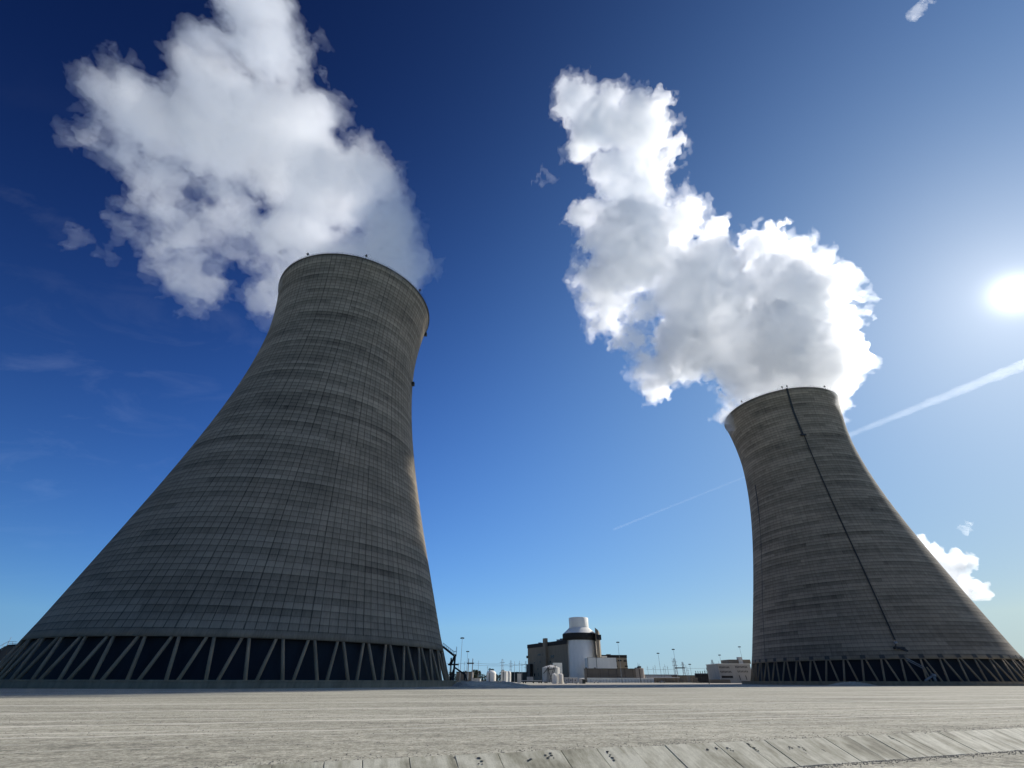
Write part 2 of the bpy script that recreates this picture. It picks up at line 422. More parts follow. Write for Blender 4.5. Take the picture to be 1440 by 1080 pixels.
while x < 48:
    w = rs.choice((1.15, 1.2, 1.5, 0.9, 1.9, 0.7)); m = MB(); c_ = 0.007
    m.box(c_, w-c_, -L_-0.06, 0.03, -0.10, 0.035+rs.uniform(-0.006, 0.010))
    o = m.build('slab', M['slab'], ch); o.location = (x, 0, 0); o.rotation_euler = (tl_, rs.uniform(-0.006, 0.006), 0)
    bv = o.modifiers.new('bevel', 'BEVEL'); bv.width = 0.012; bv.segments = 2
    x += w; k += 1
m = MB(); rs = random.Random(9)
def splat(s_, w, n):
    for q in range(n):
        ww = w+(q-n/2)*0.05+rs.uniform(-0.03, 0.03); ss = s_+rs.gauss(0, 0.045); r = rs.uniform(0.02, 0.055)
        c0 = edge(ss, ww, LOW_Z*ww/SLOPE_W+0.056); m.lathe([(0.001, c0.z+0.006), (r*0.7, c0.z+0.004), (r, c0.z-0.006)], 7, (c0.x, c0.y))
for px_, py_, n in ((676, 1072, 6), (745, 1070, 2), (770, 1066, 3), (775, 1064, 4), (858, 1064, 8), (995, 1055, 3), (1010, 1053, 2), (1028, 1055, 4), (1060, 1052, 7), (1112, 1054, 3), (1130, 1054, 4), (1258, 1040, 6)):
    d = ray(px_, py_); kk = LOW_Z/SLOPE_W; w0 = (Vector((0, 0, CAMH))-EDGE_A).dot(EDGE_N); wd = d.dot(EDGE_N)
    p = Vector((0, 0, CAMH))+d*((kk*w0+0.04-CAMH)/(d.z-kk*wd)); sc2 = (p-EDGE_A).dot(EDGE_D); ww = (p-EDGE_A).dot(EDGE_N)
    splat(sc2, ww, n)
M['tar'] = plain('black_tar', (0.012, 0.013, 0.018), 0.5, 0.2, 3)
o = m.build('tar_patch', M['tar'], ch); o.matrix_parent_inverse = (Matrix.Translation(ch.location) @ Matrix.Rotation(ch.rotation_euler.z, 4, 'Z')).inverted(); tag(o, kind='stuff')
# ------------------------------------------------------------------ cooling towers
T_H, T_Z0, T_RT, T_ZT, T_RTOP = 183.0, 16.428, 38.0745, 145.9075, 41.897
T_R0, T_A, T_B = 65.1664, 1.08798, 0.11559
LINTEL = 10.75
def shell_r(z):
    k1 = (T_R0**2-T_RT**2)/(T_ZT-T_Z0)**2; k2 = (T_RTOP**2-T_RT**2)/(T_H-T_ZT)**2
    k = k1 if z < T_ZT else k2
    s = min(max((z-T_Z0)/(T_ZT-T_Z0), 0), 1)
    return math.sqrt(T_RT**2+k*(z-T_ZT)**2)+T_A*4*s*(1-s)+T_B*10*s*(1-s)*(1-2*s)
TL = (-95.08, 194.23); TR = (215.15, 317.19)
def tower_shell(parent, mat):
    n = 208; rows = 96
    vs = []; fs = []; uvs = []
    for i in range(rows+1):
        z = LINTEL+(T_H-LINTEL)*i/rows; r = shell_r(z)
        for k in range(n): a = 2*PI*k/n; vs.append((r*math.cos(a), r*math.sin(a), z))
    for i in range(rows+1):
        z = LINTEL+(T_H-LINTEL)*i/rows; r = shell_r(z)-(1.0 if i == 0 else 0.35)
        for k in range(n): a = 2*PI*k/n; vs.append((r*math.cos(a), r*math.sin(a), z))
    off = n*(rows+1)
    for i in range(rows):
        z0 = LINTEL+(T_H-LINTEL)*i/rows; z1 = LINTEL+(T_H-LINTEL)*(i+1)/rows
        for k in range(n):
            k2 = (k+1) % n
            fs.append((i*n+k, i*n+k2, (i+1)*n+k2, (i+1)*n+k)); uvs += [(k/n, z0), ((k+1)/n, z0), ((k+1)/n, z1), (k/n, z1)]
            fs.append((off+(i+1)*n+k, off+(i+1)*n+k2, off+i*n+k2, off+i*n+k)); uvs += [(k/n, z1), ((k+1)/n, z1), ((k+1)/n, z0), (k/n, z0)]
    for i in (0, rows):
        for k in range(n):
            k2 = (k+1) % n
            q = (i*n+k, i*n+k2, off+i*n+k2, off+i*n+k)
            fs.append(q if i else q[::-1]); uvs += [(k/n, 11.0 if i == 0 else T_H-0.7)]*4
    me = bpy.data.meshes.new('shell'); me.from_pydata(vs, [], fs)
    lay = me.uv_layers.new(name='UVMap')
    lay.data.foreach_set('uv', [c for p in uvs for c in p])
    me.materials.append(mat)
    for p in me.polygons: p.use_smooth = True
    me.update()
    o = bpy.data.objects.new('shell', me); C.objects.link(o); o.parent = parent
    return o
def make_tower(loc, label, phase, mat):
    root = empty('cooling_tower', (loc[0], loc[1], 0))
    tag(root, label, 'cooling tower', 'hyperbolic cooling towers under steam')
    tower_shell(root, mat)
    m = MB(); r = shell_r(T_H)       # rim walkway
    m.lathe([(r+0.02, T_H-0.35), (r+0.45, T_H-0.2), (r+0.45, T_H+0.15), (r-0.5, T_H+0.15), (r-0.5, T_H+0.01)], 208)
    m.build('rim_ring', M['plate'], root)
    m = MB()
    for k in range(104):
        a = 2*PI*k/104; m.tube(((r+0.3)*math.cos(a), (r+0.3)*math.sin(a), T_H+0.2), ((r+0.3)*math.cos(a), (r+0.3)*math.sin(a), T_H+1.3), 0.04, n=4)
        b = 2*PI*(k+1)/104
        for h in (0.75, 1.3): m.tube(((r+0.3)*math.cos(a), (r+0.3)*math.sin(a), T_H+h), ((r+0.3)*math.cos(b), (r+0.3)*math.sin(b), T_H+h), 0.035, n=4)
    m.build('rim_railing', M['dark_metal'], root)
    # raking legs, 52 pairs that meet under the lintel
    rt, rb = shell_r(LINTEL)-0.5, shell_r(LINTEL)+3.3
    pit = 2*PI/52
    legs = []
    for k in range(52):
        a = phase+k*pit
        for s in (-1, 1):
            at_, ab = a+s*pit*0.10, a+s*pit*0.40
            ta = Vector((rt*math.cos(at_), rt*math.sin(at_), LINTEL+0.15)); tb = Vector((rb*math.cos(ab), rb*math.sin(ab), -0.5))
            legs.append(((tb+Vector((loc[0], loc[1], 0))).length, tb, ta))
    legs.sort(key=lambda q: q[0])
    for _d, tb, ta in legs[:100]:
        m = MB(); m.tube(tb, ta, 0.47, 0.43, n=10); m.build('leg', M['leg'], root, smooth=True)
    m = MB()
    for _d, tb, ta in legs[100:]: m.tube(tb, ta, 0.47, 0.43, n=10)
    tag(m.build('leg', M['leg'], root, smooth=True), kind='stuff')
    # near-black drum closing the view in; open interior's shade put into its colour
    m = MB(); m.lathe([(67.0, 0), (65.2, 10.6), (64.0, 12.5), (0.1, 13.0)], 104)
    m.build('shade_drum', M['inner_shade'], root)
    return root
tower_l = make_tower(TL, 'large cooling tower left of the reactor building, nearest to the gravel yard', math.radians(-68.2), M['shell'])
tower_r = make_tower(TR, 'farther cooling tower right of the reactor building, its dark ladder line running down the shell', math.radians(-161.4), M['shell_smooth'])
def basin(loc, label):
    m = MB(); m.lathe([(75.5, -0.3), (75.5, 1.32), (75.7, 1.34), (75.7, 1.66), (74.9, 1.66), (74.9, -0.3)], 208)
    o = m.build('basin_wall', M['concrete']); o.location = (loc[0], loc[1], 0)
    tag(o, label, 'basin wall', 'round concrete basin walls')
basin(TL, 'low round concrete basin wall at the foot of the left cooling tower')
basin(TR, 'low round concrete basin wall at the foot of the right cooling tower')


# fittings on the towers (found from their own azimuth and height)
def shell_pt(c, deg, z, off=0.0):
    a = math.radians(deg); r = shell_r(z)+off
    return Vector((c[0]+r*math.cos(a), c[1]+r*math.sin(a), z))
def ladder(root, c, pts, w, d, name='ladder'):
    m = MB()
    for (a0, z0), (a1, z1) in zip(pts, pts[1:]):
        n = max(2, int(abs(z1-z0)/3))
        for i in range(n):
            za, zb = z0+(z1-z0)*i/n, z0+(z1-z0)*(i+1)/n; aa, ab = a0+(a1-a0)*i/n, a0+(a1-a0)*(i+1)/n
            for z, a, o in ((za, aa, 0), (zb, ab, 0)): pass
            ta = Vector((-math.sin(math.radians(aa)), math.cos(math.radians(aa)), 0)); 
            P = [shell_pt((0, 0), aa, za, 0.02)-ta*w/2, shell_pt((0, 0), aa, za, 0.02)+ta*w/2, shell_pt((0, 0), aa, za, d)+ta*w/2, shell_pt((0, 0), aa, za, d)-ta*w/2,
                 shell_pt((0, 0), ab, zb, 0.02)-ta*w/2, shell_pt((0, 0), ab, zb, 0.02)+ta*w/2, shell_pt((0, 0), ab, zb, d)+ta*w/2, shell_pt((0, 0), ab, zb, d)-ta*w/2]
            m.add(P, [(0,3,2,1),(4,5,6,7),(0,1,5,4),(1,2,6,5),(2,3,7,6),(3,0,4,7)])
    return m.build(name, M['dark_metal'], root)
ladder(tower_r, TR, [(-109.6, 183.5), (-110.6, 165), (-110.0, 147)], 1.1, 0.7)
ladder(tower_r, TR, [(-109.0, 147), (-110.3, 90), (-111.6, 45), (-112.5, 19)], 0.5, 0.6)
m = MB(); p = shell_pt((0, 0), -109.5, 147, 0.6); m.box(p.x-2.2, p.x+1.6, p.y-0.7, p.y+0.7, 145.9, 146.9); m.build('ladder_landing', M['dark_metal'], tower_r)
ladder(tower_r, TR, [(-174.8, 122), (-176.0, 95)], 0.8, 0.2, 'cable_tray')
ladder(tower_r, TR, [(-176.0, 95), (-177.2, 70), (-178.4, 42), (-176.4, 12)], 0.3, 0.12, 'cable_tray')
for root, c, pxs in ((tower_l, TL, ((432, 362), (514, 364), (589, 412))), (tower_r, TR, ((1041, 567), (1101, 548), (1108, 546), (1161, 547)))):
    for px_, py_ in pxs:
        d = ray(px_, py_); T = (T_H-CAMH)/d.z; p = Vector((0, 0, CAMH))+d*T; a = math.atan2(p.y-c[1], p.x-c[0])
        q = Vector((42.4*math.cos(a), 42.4*math.sin(a), T_H)); m = MB()
        m.tube(q, q+Vector((0, 0, 2.2)), 0.10, n=6); m.tube(q+Vector((0, 0, 2.2)), q+Vector((0, 0, 2.9)), 0.34, 0.34, n=8)
        m.box(q.x-0.5, q.x+0.5, q.y-0.5, q.y+0.5, q.z+1.9, q.z+2.2)
        m.build('warning_light', M['dark_metal'], root)
for a, z in ((21, 177.5), (4, 133)):
    p = shell_pt((0, 0), a, z, 0.5); m = MB(); m.box(p.x-0.7, p.x+0.9, p.y-0.9, p.y+0.9, z-0.9, z+0.9); m.tube(p, p-Vector((1.6, 0.2, 0)), 0.2)
    m.build('junction_box', M['dark_metal'], tower_l)

# stair and pipe bridge at the right flank of the left tower
def beams(segs, r, name, mat, parent):
    m = MB()
    for a, b in segs: m.tube(a, b, r, n=6)
    return m.build(name, mat, parent)
Yb = 203.0
st_ = empty('access_bridge', at(640, 958, Yb)*1.0); st_.location.z = 0
tag(st_, 'dark steel access bridge sloping from the left cooling tower down to its column', 'access bridge')
def L3(px_, py_, Y=Yb): return at(px_, py_, Y)-st_.location
m = MB()
for dy in (-0.9, 0.9):
    a, b, c3 = L3(623, 909.5)+Vector((0, dy, 0)), L3(638, 921.5)+Vector((0, dy, 0)), L3(641.5, 921.5)+Vector((0, dy, 0))
    m.tube(a, b, 0.38, n=6); m.tube(b, c3, 0.38, n=6)
a, b, c3 = L3(623, 909), L3(638, 921), L3(641.5, 921)
m.add([a+Vector((0, -0.9, 0)), a+Vector((0, 0.9, 0)), b+Vector((0, 0.9, 0)), b+Vector((0, -0.9, 0)), c3+Vector((0, 0.9, 0)), c3+Vector((0, -0.9, 0))], [(0, 1, 2, 3), (3, 2, 4, 5)])
m.build('walkway', M['dark_metal'], st_)
rl = []
for dy in (-0.9, 0.9):
    o_ = Vector((0, dy, 0)); h = Vector((0, 0, 1.15))
    rl += [(a+o_+h, b+o_+h), (b+o_+h, c3+o_+h)]
    for k in range(7):
        q = a+(b-a)*k/6+o_; rl.append((q, q+h))
    rl.append((c3+o_, c3+o_+h*2.4))
beams(rl, 0.06, 'railing', M['steel'], st_)
beams([(L3(640, 922), Vector((L3(637, 960).x, 0, -0.3))), (L3(639, 923), L3(634, 935)), (L3(634, 931), L3(632.5, 936))], 0.42, 'column', M['dark_metal'], st_)
beams([(L3(634.5, 925), Vector((L3(633, 960).x, 1, -0.3))), (L3(630, 934.5), L3(645, 934.5))], 0.3, 'column', M['dark_metal'], st_)
beams([(L3(638.5, 938), L3(656, 950)), (L3(652, 944), L3(657.5, 958)), (L3(653, 946), L3(653.5, 958))], 0.3, 'brace', M['dark_metal'], st_)
m = MB(); q = L3(635, 955); m.tube((q.x, 2.0, -0.2), (q.x, 2.0, 3.4), 0.55, n=12); m.tube((q.x, 2.0, 3.4), (q.x+0.3, 2.0, 5.3), 0.55, 0.3, n=12)
m.build('pipe', M['steel'], st_, smooth=True)

# platform behind the left tower, at the frame's left edge
Yp = 215.0
pf = empty('pipe_platform', at(12, 955, Yp)); pf.location.z = 0
tag(pf, 'dark raised pipe platform with handrails behind the far left legs of the left tower', 'platform')
def Lp(px_, py_): return at(px_, py_, Yp)-pf.location
m = MB(); a, b = Lp(-14, 921), Lp(11, 908); c3 = Lp(27, 907)
for dz in (0, -2.2): m.tube(a+Vector((0, 0, dz)), b+Vector((0, 0, dz)), 0.3, n=6)
m.tube(b, c3, 0.4, n=6); m.box(b.x, c3.x, -1.5, 1.5, b.z-5.5, b.z-0.3)
m.build('deck', M['dark_metal'], pf)
rl = [(Lp(12, 902), Lp(24, 902.5)), (Lp(12, 904.5), Lp(24, 905)), (Lp(12, 902), Lp(-14, 916)), (Lp(12, 902), Lp(11, 908)), (Lp(18, 902), Lp(18, 908)), (Lp(8, 911), Lp(16, 896)), (Lp(1, 914), Lp(6, 904))]
beams(rl, 0.07, 'railing', M['steel'], pf)
beams([(Lp(2, 914), Vector((Lp(2, 914).x, 0, -0.3))), (Lp(-10, 919), Vector((Lp(-10, 919).x, 0, -0.3))), (Vector((Lp(20, 908).x, 0, 0)), Lp(20, 908))], 0.4, 'column', M['dark_metal'], pf)

# drain pipe and hoist in front of the right tower's legs
Yr = 249.0
dp = empty('drain_pipe', at(1310, 958, Yr)); dp.location.z = 0
tag(dp, 'pale drain pipe angling down from the right tower lintel to the basin wall', 'pipe')
def Lr(px_, py_, Y=Yr): return at(px_, py_, Y)-dp.location
beams([(Lr(1274.5, 925.5), Lr(1299, 938)), (Lr(1275, 928), Lr(1299, 940.5))], 0.16, 'upper_run', M['steel'], dp)
beams([(Lr(1299, 938), Lr(1311, 960)), (Lr(1303, 938), Lr(1314, 952))], 0.30, 'lower_run', M['concrete'], dp)
m = MB(); m.tube(Lr(1301, 957.5), Lr(1312, 949.5), 0.42, n=10); m.tube(Lr(1312, 949.5), Lr(1317, 960), 0.55, n=10); m.tube(Lr(1310, 949.5), Lr(1315, 950.5), 0.8, n=10)
m.build('elbow', M['steel'], dp, smooth=True)
hs = empty('hoist', shell_pt(TR, -112.6, 17.5, 0.6))
tag(hs, 'small dark hoist with a pale drum hung low on the right tower below its ladder', 'hoist')
m = MB(); m.box(-2.2, 2.6, -1.2, 0.6, -2.6, -1.6); m.tube((-2.2, -1, -1.5), (2.8, -1.4, -3.6), 0.35); m.tube((-1.8, -1, -1.5), (-1.2, -1, 0.4), 0.25); m.tube((1.4, -1, -2), (3.0, -1.2, -3.4), 0.5)
m.build('frame', M['dark_metal'], hs)
m = MB(); m.tube((-2.0, -1.3, 0.1), (-0.6, -1.3, 0.1), 0.7, n=12); m.build('drum', M['steel'], hs, smooth=True)

# dark access patches at the lintel of the right tower
for k in range(26):
    a = math.radians(-161.4)+2*PI/52*(k-4)
    m = MB(); r0 = shell_r(11.9)
    w = 0.017
    for za, zb in ((11.2, 12.8),):
        P = []
        for off in (0.02, 0.14):
            for aa, z in ((a-w, za), (a+w, za), (a+w, zb), (a-w, zb)):
                r = shell_r(z)+off; P.append((r*math.cos(aa), r*math.sin(aa), z))
        m.add(P, [(4,5,6,7), (0,1,5,4), (1,2,6,5), (2,3,7,6), (3,0,4,7)])
    m.build('bearing_plate', M['plate'], tower_r)

# ------------------------------------------------------------------ the plant between the towers
def PX(px_, Y): return at(px_, 957, Y).x
def ZZ(px_, py_, Y): return at(px_, py_, Y).z
def prism(m, foot, z0, z1):
    n = len(foot); z1s = z1 if isinstance(z1, (list, tuple)) else [z1]*n
    vs = [(x, y, z0) for x, y in foot]+[(x, y, z) for (x, y), z in zip(foot, z1s)]
    m.add(vs, [tuple(range(n-1, -1, -1)), tuple(range(n, 2*n))]+[(k, (k+1) % n, n+(k+1) % n, n+k) for k in range(n)])
def sub(root, name, mat, fn, smooth=False):
    m = MB(); fn(m); o = m.build(name, mat, root, smooth); o.location = -root.location; return o

# reactor building
Yc = 712.0; xc = PX(819.0, Yc)
rb = empty('reactor_building', (xc, Yc, 0))
tag(rb, 'white round reactor building with a dark band under its domed roof tank', 'reactor building')
Yf = Yc-22
zb0, zb1 = ZZ(815, 899.5, Yf), ZZ(815, 889.5, Yf)
zt0, zt1 = ZZ(815, 882, Yc-13), ZZ(815, 867.5, Yc-13)
RB = 22.2
m = MB(); m.lathe([(RB, -0.5), (RB, zb0), (RB-1, zb0+0.4)], 64); m.build('wall', M['white_wall'], rb, smooth=True)
m = MB(); m.lathe([(RB-1, zb0), (RB+1.3, zb0+0.2), (RB+1.5, zb1-1.0), (RB+1.0, zb1)], 64); m.build('air_inlet_band', M['louvre'], rb, smooth=True)
m = MB(); m.lathe([(RB+1.0, zb1), (RB-2.0, zb1+2.2), (14.2, zt0)], 64); m.build('roof', M['white_wall'], rb, smooth=True)
m = MB(); m.lathe([(13.6, zt0-0.6), (13.6, zt1-0.5), (13.2, zt1), (0.1, zt1+0.6)], 48)
m.build('roof_tank', M['white_wall'], rb, smooth=True)
m = MB(); m.lathe([(RB+1.9, zb0+3.0), (RB+2.0, zb0+3.0), (RB+2.0, zb0+3.2), (RB+1.9, zb0+3.2)], 64)
m.build('gutter', M['dark_metal'], rb)
Yd = Yc-20
sub(rb, 'stair_shaft', M['tan_wall'], lambda m: prism(m, [(PX(842.5, Yd-4), Yd-4), (PX(847, Yd-4), Yd-4), (PX(849, Yd+14), Yd+14), (PX(844, Yd+14), Yd+14)], 0, [ZZ(837, 882.5, Yd-4), ZZ(841, 886, Yd-4), ZZ(843, 890, Yd+14), ZZ(838, 884, Yd+14)]))
sub(rb, 'vent_duct', M['louvre'], lambda m: m.box(PX(844, Yd-5), PX(851, Yd-5), Yd-5, Yd+3, ZZ(838, 899.5, Yd-5), ZZ(838, 892.5, Yd-5)))
sub(rb, 'downpipe', M['steel'], lambda m: m.tube((PX(829, Yf), Yf+4, 0), (PX(829, Yf), Yf+4, ZZ(829, 925, Yf)), 0.25))

# tan turbine hall on the left
def hall():
    r = empty('turbine_hall', (PX(755, 760), 760, 0))
    tag(r, 'tan windowless turbine hall with a dark eaves band left of the white reactor', 'building')
    A = (PX(742.5, 800), 800); B = (PX(768, 745), 745); Cc = (PX(800, 698), 698); D = (PX(800, 860), 860)
    zA, zB = ZZ(741.5, 906.5, 800), ZZ(792, 900, 700)
    z = (zA+zB)/2
    sub(r, 'wall', M['tan_wall'], lambda m: prism(m, [A, Cc, D], 0, z-5.0))
    # eaves band set proud
    cx_, cy_ = (A[0]+Cc[0]+D[0])/3, (A[1]+Cc[1]+D[1])/3
    out_ = lambda p, k: (cx_+(p[0]-cx_)*k, cy_+(p[1]-cy_)*k)
    sub(r, 'eaves_band', M['louvre'], lambda m: prism(m, [out_(A, 1.02), out_(Cc, 1.02), out_(D, 1.02)], z-5.0, z))
    d = (Vector((Cc[0]-A[0], Cc[1]-A[1], 0))).normalized(); nn = Vector((d.y, -d.x, 0))
    def on_wall(px_, zlo, zhi, w, dep, name, mat):
        # walk along the wall until the pixel column is met
        best = min((abs(PX(px_, A[1]+(Cc[1]-A[1])*t)-(A[0]+(Cc[0]-A[0])*t)), t) for t in [i/400 for i in range(401)])[1]
        p = Vector((A[0]+(Cc[0]-A[0])*best, A[1]+(Cc[1]-A[1])*best, 0))
        a0, a1 = p-d*w/2, p+d*w/2
        sub(r, name, mat, lambda m: prism(m, [(a0.x, a0.y), (a0.x+nn.x*dep, a0.y+nn.y*dep), (a1.x+nn.x*dep, a1.y+nn.y*dep), (a1.x, a1.y)][::-1], zlo, zhi))
        return p
    on_wall(770, 0, z+5, 7.5, 4.0, 'stair_tower', M['tan_wall'])
    for px_, a, b, w in ((759, 919.5, 922, 9), (765, 919, 922, 4), (778, 921, 925, 9), (752, 930, 933, 2), (760, 929, 932.5, 2), (757, 939, 942.5, 2.2), (752, 947, 951, 3.2), (757.5, 946, 951, 2.5), (775, 929, 932, 2.4)):
        Yw = 800-(px_-741.5)/50*100
        on_wall(px_, ZZ(px_, b, Yw), ZZ(px_, a, Yw), w, 0.25, 'window', M['glass_dark'])
    on_wall(747, 0, ZZ(747, 934, 790), 12, 5, 'loading_bay', M['dark_metal'])
    for t, h in ((0.25, 1.6), (0.42, 1.2), (0.72, 2.4), (0.8, 3.0), (0.88, 1.8)):
        p = Vector((A[0]+(Cc[0]-A[0])*t, A[1]+(Cc[1]-A[1])*t, 0))-nn*6
        sub(r, 'roof_fan', M['steel'], lambda m: m.box(p.x-2.5, p.x+2.5, p.y-2, p.y+2, z, z+h))
    p = Vector((A[0], A[1], 0)); zz = ZZ(741, 924, 800)
    sub(r, 'side_vent', M['dark_metal'], lambda m: m.box(p.x-2.2, p.x-0.05, p.y-2, p.y+1, zz-1.6, zz+1.6))
hall()

def simple_box_building(name, label, cat, px0, px1, ytop, Y, depth, wall, roof=None, roof_h=1.2, skew=0.0, group=None, z0=0.0):
    x0, x1 = PX(px0, Y), PX(px1, Y); zt = ZZ((px0+px1)/2, ytop, Y)
    r = empty(name, ((x0+x1)/2, Y, z0)); tag(r, label, cat, group)
    sub(r, 'wall', wall, lambda m: prism(m, [(x0, Y), (x1, Y), (x1+skew, Y+depth), (x0+skew, Y+depth)], z0, zt-roof_h if roof else zt))
    if roof: sub(r, 'roof', roof, lambda m: m.box(x0-0.4, x1+max(skew, 0)+0.4, Y-0.4, Y+depth+0.4, zt-roof_h, zt))
    return r, x0, x1, zt
# tan auxiliary building right of the reactor
r, x0, x1, zt = simple_box_building('auxiliary_building', 'tan auxiliary building with dark roof band right of the white reactor', 'building', 843, 885, 921, 705, 40, M['tan_wall'], M['louvre'], 3.2)
for px_, py_, w in ((869.5, 929.5, 2), (873.5, 929, 3.2), (876, 929, 2), (882, 929.5, 4), (870, 937, 1.5), (883, 937, 4)):
    xx = PX(px_, 705); z_ = ZZ(px_, py_, 705)
    sub(r, 'window', M['glass_dark'], lambda m: m.box(xx-w/2, xx+w/2, 704.7, 704.99, z_-0.8, z_+0.8))
sub(r, 'roof_plant', M['white_wall'], lambda m: m.box(PX(846, 700), PX(857, 700), 701, 704.5, ZZ(850, 924.5, 700), ZZ(850, 922.6, 700)))
sub(r, 'roof_plant', M['concrete'], lambda m: m.box(PX(858, 700), PX(864, 700), 708, 714, zt, zt+1.0))
# white annex
Yw = 655.0
r, x0, x1, zt = simple_box_building('white_annex', 'plain white box annex against the right side of the reactor', 'building', 828, 869.5, 925, Yw, 26, M['white_wall'], None)
sub(r, 'corner_seam', M['dark_metal'], lambda m: m.box(PX(840.6, Yw), PX(841.2, Yw), Yw-0.2, Yw-0.01, 8, zt))
sub(r, 'corner_seam', M['dark_metal'], lambda m: m.box(PX(828.2, Yw), PX(828.7, Yw), Yw-0.2, Yw-0.01, 8, zt))
sub(r, 'roof_edge', M['steel'], lambda m: m.box(x0-0.15, x1+0.15, Yw-0.3, Yw+0.4, zt, zt+0.25))
# brown panelled wall with pilasters, and the low white wall in front
Yq = 600.0
r, x0, x1, zt = simple_box_building('storage_building', 'long low brown building with thin dark ribs in front of the white annex', 'building', 825.5, 897, 940, Yq, 20, M['brown_wall'], M['brown_roof'], 0.5)
for px_ in (827, 845, 857, 868.5, 880, 891):
    sub(r, 'rib', M['dark_metal'], lambda m: m.box(PX(px_, Yq)-0.16, PX(px_, Yq)+0.16, Yq-0.25, Yq-0.01, 0.2, zt-0.6))
for px_ in (825.6, 838, 896):
    sub(r, 'parapet_block', M['brown_wall'], lambda m: m.box(PX(px_, Yq)-0.9, PX(px_, Yq)+0.9, Yq-0.5, Yq+1.2, zt, zt+0.9))
Ys = 560.0
wl = MB(); wl.box(PX(826, Ys), PX(920, Ys), Ys, Ys+1.2, 0, ZZ(860, 953.6, Ys)); wl.box(PX(826, Ys), PX(920, Ys), Ys-0.15, Ys+1.35, ZZ(860, 953.6, Ys), ZZ(860, 953.2, Ys))
o = wl.build('site_wall', M['white_wall']); tag(o, 'long low white site wall in front of the brown storage building', 'wall')
# chain link fence in front
def fence(px0, px1, Y, h, label, n=22):
    r = empty('site_fence', (PX((px0+px1)/2, Y), Y, 0)); tag(r, label, 'fence')
    x0, x1 = PX(px0, Y), PX(px1, Y)
    for k in range(n+1):
        x = x0+(x1-x0)*k/n
        sub(r, 'post', M['dark_metal'], lambda m: m.tube((x, Y, -0.2), (x, Y, h), 0.07, n=6))
    def wires(m):
        for q in range(5): m.tube((x0, Y, 0.3+q*(h-0.35)/4), (x1, Y, 0.3+q*(h-0.35)/4), 0.035, n=4)
    sub(r, 'rail', M['dark_metal'], wires)
fence(826, 960, 470, 2.6, 'wire fence along the yard edge below the white site wall', 30)
fence(905, 1056, 520, 2.4, 'wire fence along the yard edge left of the right cooling tower', 30)

# tanks
def tank(px0, px1, ytop, Y, label, mat, dome=0.25, ybot=None, group=None, name='storage_tank', fit=True, n=32):
    x0, x1 = PX(px0, Y), PX(px1, Y); R = (x1-x0)/2; zt = ZZ((px0+px1)/2, ytop, Y)
    r = empty(name, ((x0+x1)/2, Y+R, 0)); tag(r, label, 'tank', group)
    h = R*dome
    m = MB(); m.lathe([(R, -0.2), (R, zt-h)], n); m.build('shell_wall', mat, r, smooth=True)
    m = MB()
    if dome > 0.5: prof = [(R*math.cos(a), zt-h+h*math.sin(a)) for a in [i*PI/2/6 for i in range(7)]]; prof[-1] = (0.02, zt)
    else: prof = [(R*1.01, zt-h-0.1), (R*1.01, zt-h+0.05), (R*0.5, zt-h*0.45), (0.02, zt)]
    m.lathe(prof, n); m.build('tank_roof', mat, r, smooth=dome > 0.5)
    if fit:
        m = MB(); a = -1.9
        m.box(R*math.cos(a)-0.25, R*math.cos(a)+0.25, R*math.sin(a)-0.5, R*math.sin(a)+0.1, 0, zt-h)
        m.build('tank_ladder', M['dark_metal'], r)
    return r, R, zt
tank(683.5, 697.0, 942.5, 480, 'white domed storage tank, leftmost tank left of the reactor', M['white_wall'], 0.55)
tank(704.5, 713.5, 943.0, 480, 'slim white storage tank, second tank left of the reactor', M['white_wall'], 0.2)
tank(712.0, 718.5, 943.5, 520, 'white domed storage tank half hidden behind the slim white tank', M['white_wall'], 0.9, fit=False)
r, R, zt = tank(763.5, 788.5, 934.5, 560, 'wide pale tank with a shallow cone roof in front of the turbine hall', M['pale_wall'], 0.28)
beams([((-R*0.3, -R-3, 0), (R*0.35, -R-1, zt*0.95)), ((-R*0.1, -R-3, 0), (R*0.5, -R-1, zt*0.95)), ((-R*0.9, -R*0.6, zt*0.5), (-R*0.2, -R-2, zt*0.9)), ((R*0.1, -R-2, 0), (-R*0.4, -R-1, zt*0.7)), ((-R*0.4, -R-2, zt*0.7), (R*0.3, -R-1, zt*0.75)), ((-R*0.55, -R-2, 0), (-R*0.45, -R-1, zt*0.9))], 0.3, 'stair', M['dark_metal'], r)
tank(776.5, 783.0, 946.5, 345, 'upright white tank with cone top, left one of the narrow pair below the reactor', M['white_wall'], 0.5, fit=False)
tank(785.5, 792.5, 946.5, 345, 'upright white tank with cone top, right one of the narrow pair below the reactor', M['white_wall'], 0.5, fit=False)
tank(814.5, 822.5, 953.0, 350, 'short round grey green tank right of the white trailer', M['pale_wall'], 0.3, fit=False)
r, R, zt = tank(897.0, 908.5, 938.5, 560, 'beige silo with dark gear on its roof right of the brown building', M['beige_wall'], 0.22)
m = MB(); m.box(-1.6, 1.6, -1.6, 1.6, zt-0.8, zt+1.2); m.tube((0.2, 0, zt), (0.2, 0, zt+3.2), 0.15); m.box(-2.6, -1.0, -1, 1, zt-0.5, zt+0.4); m.build('roof_gear', M['dark_metal'], r)
r, x0, x1, zt = simple_box_building('tank_house', 'small white block house behind the wide pale tank', 'building', 779, 791.5, 932, 600, 12, M['white_wall'])

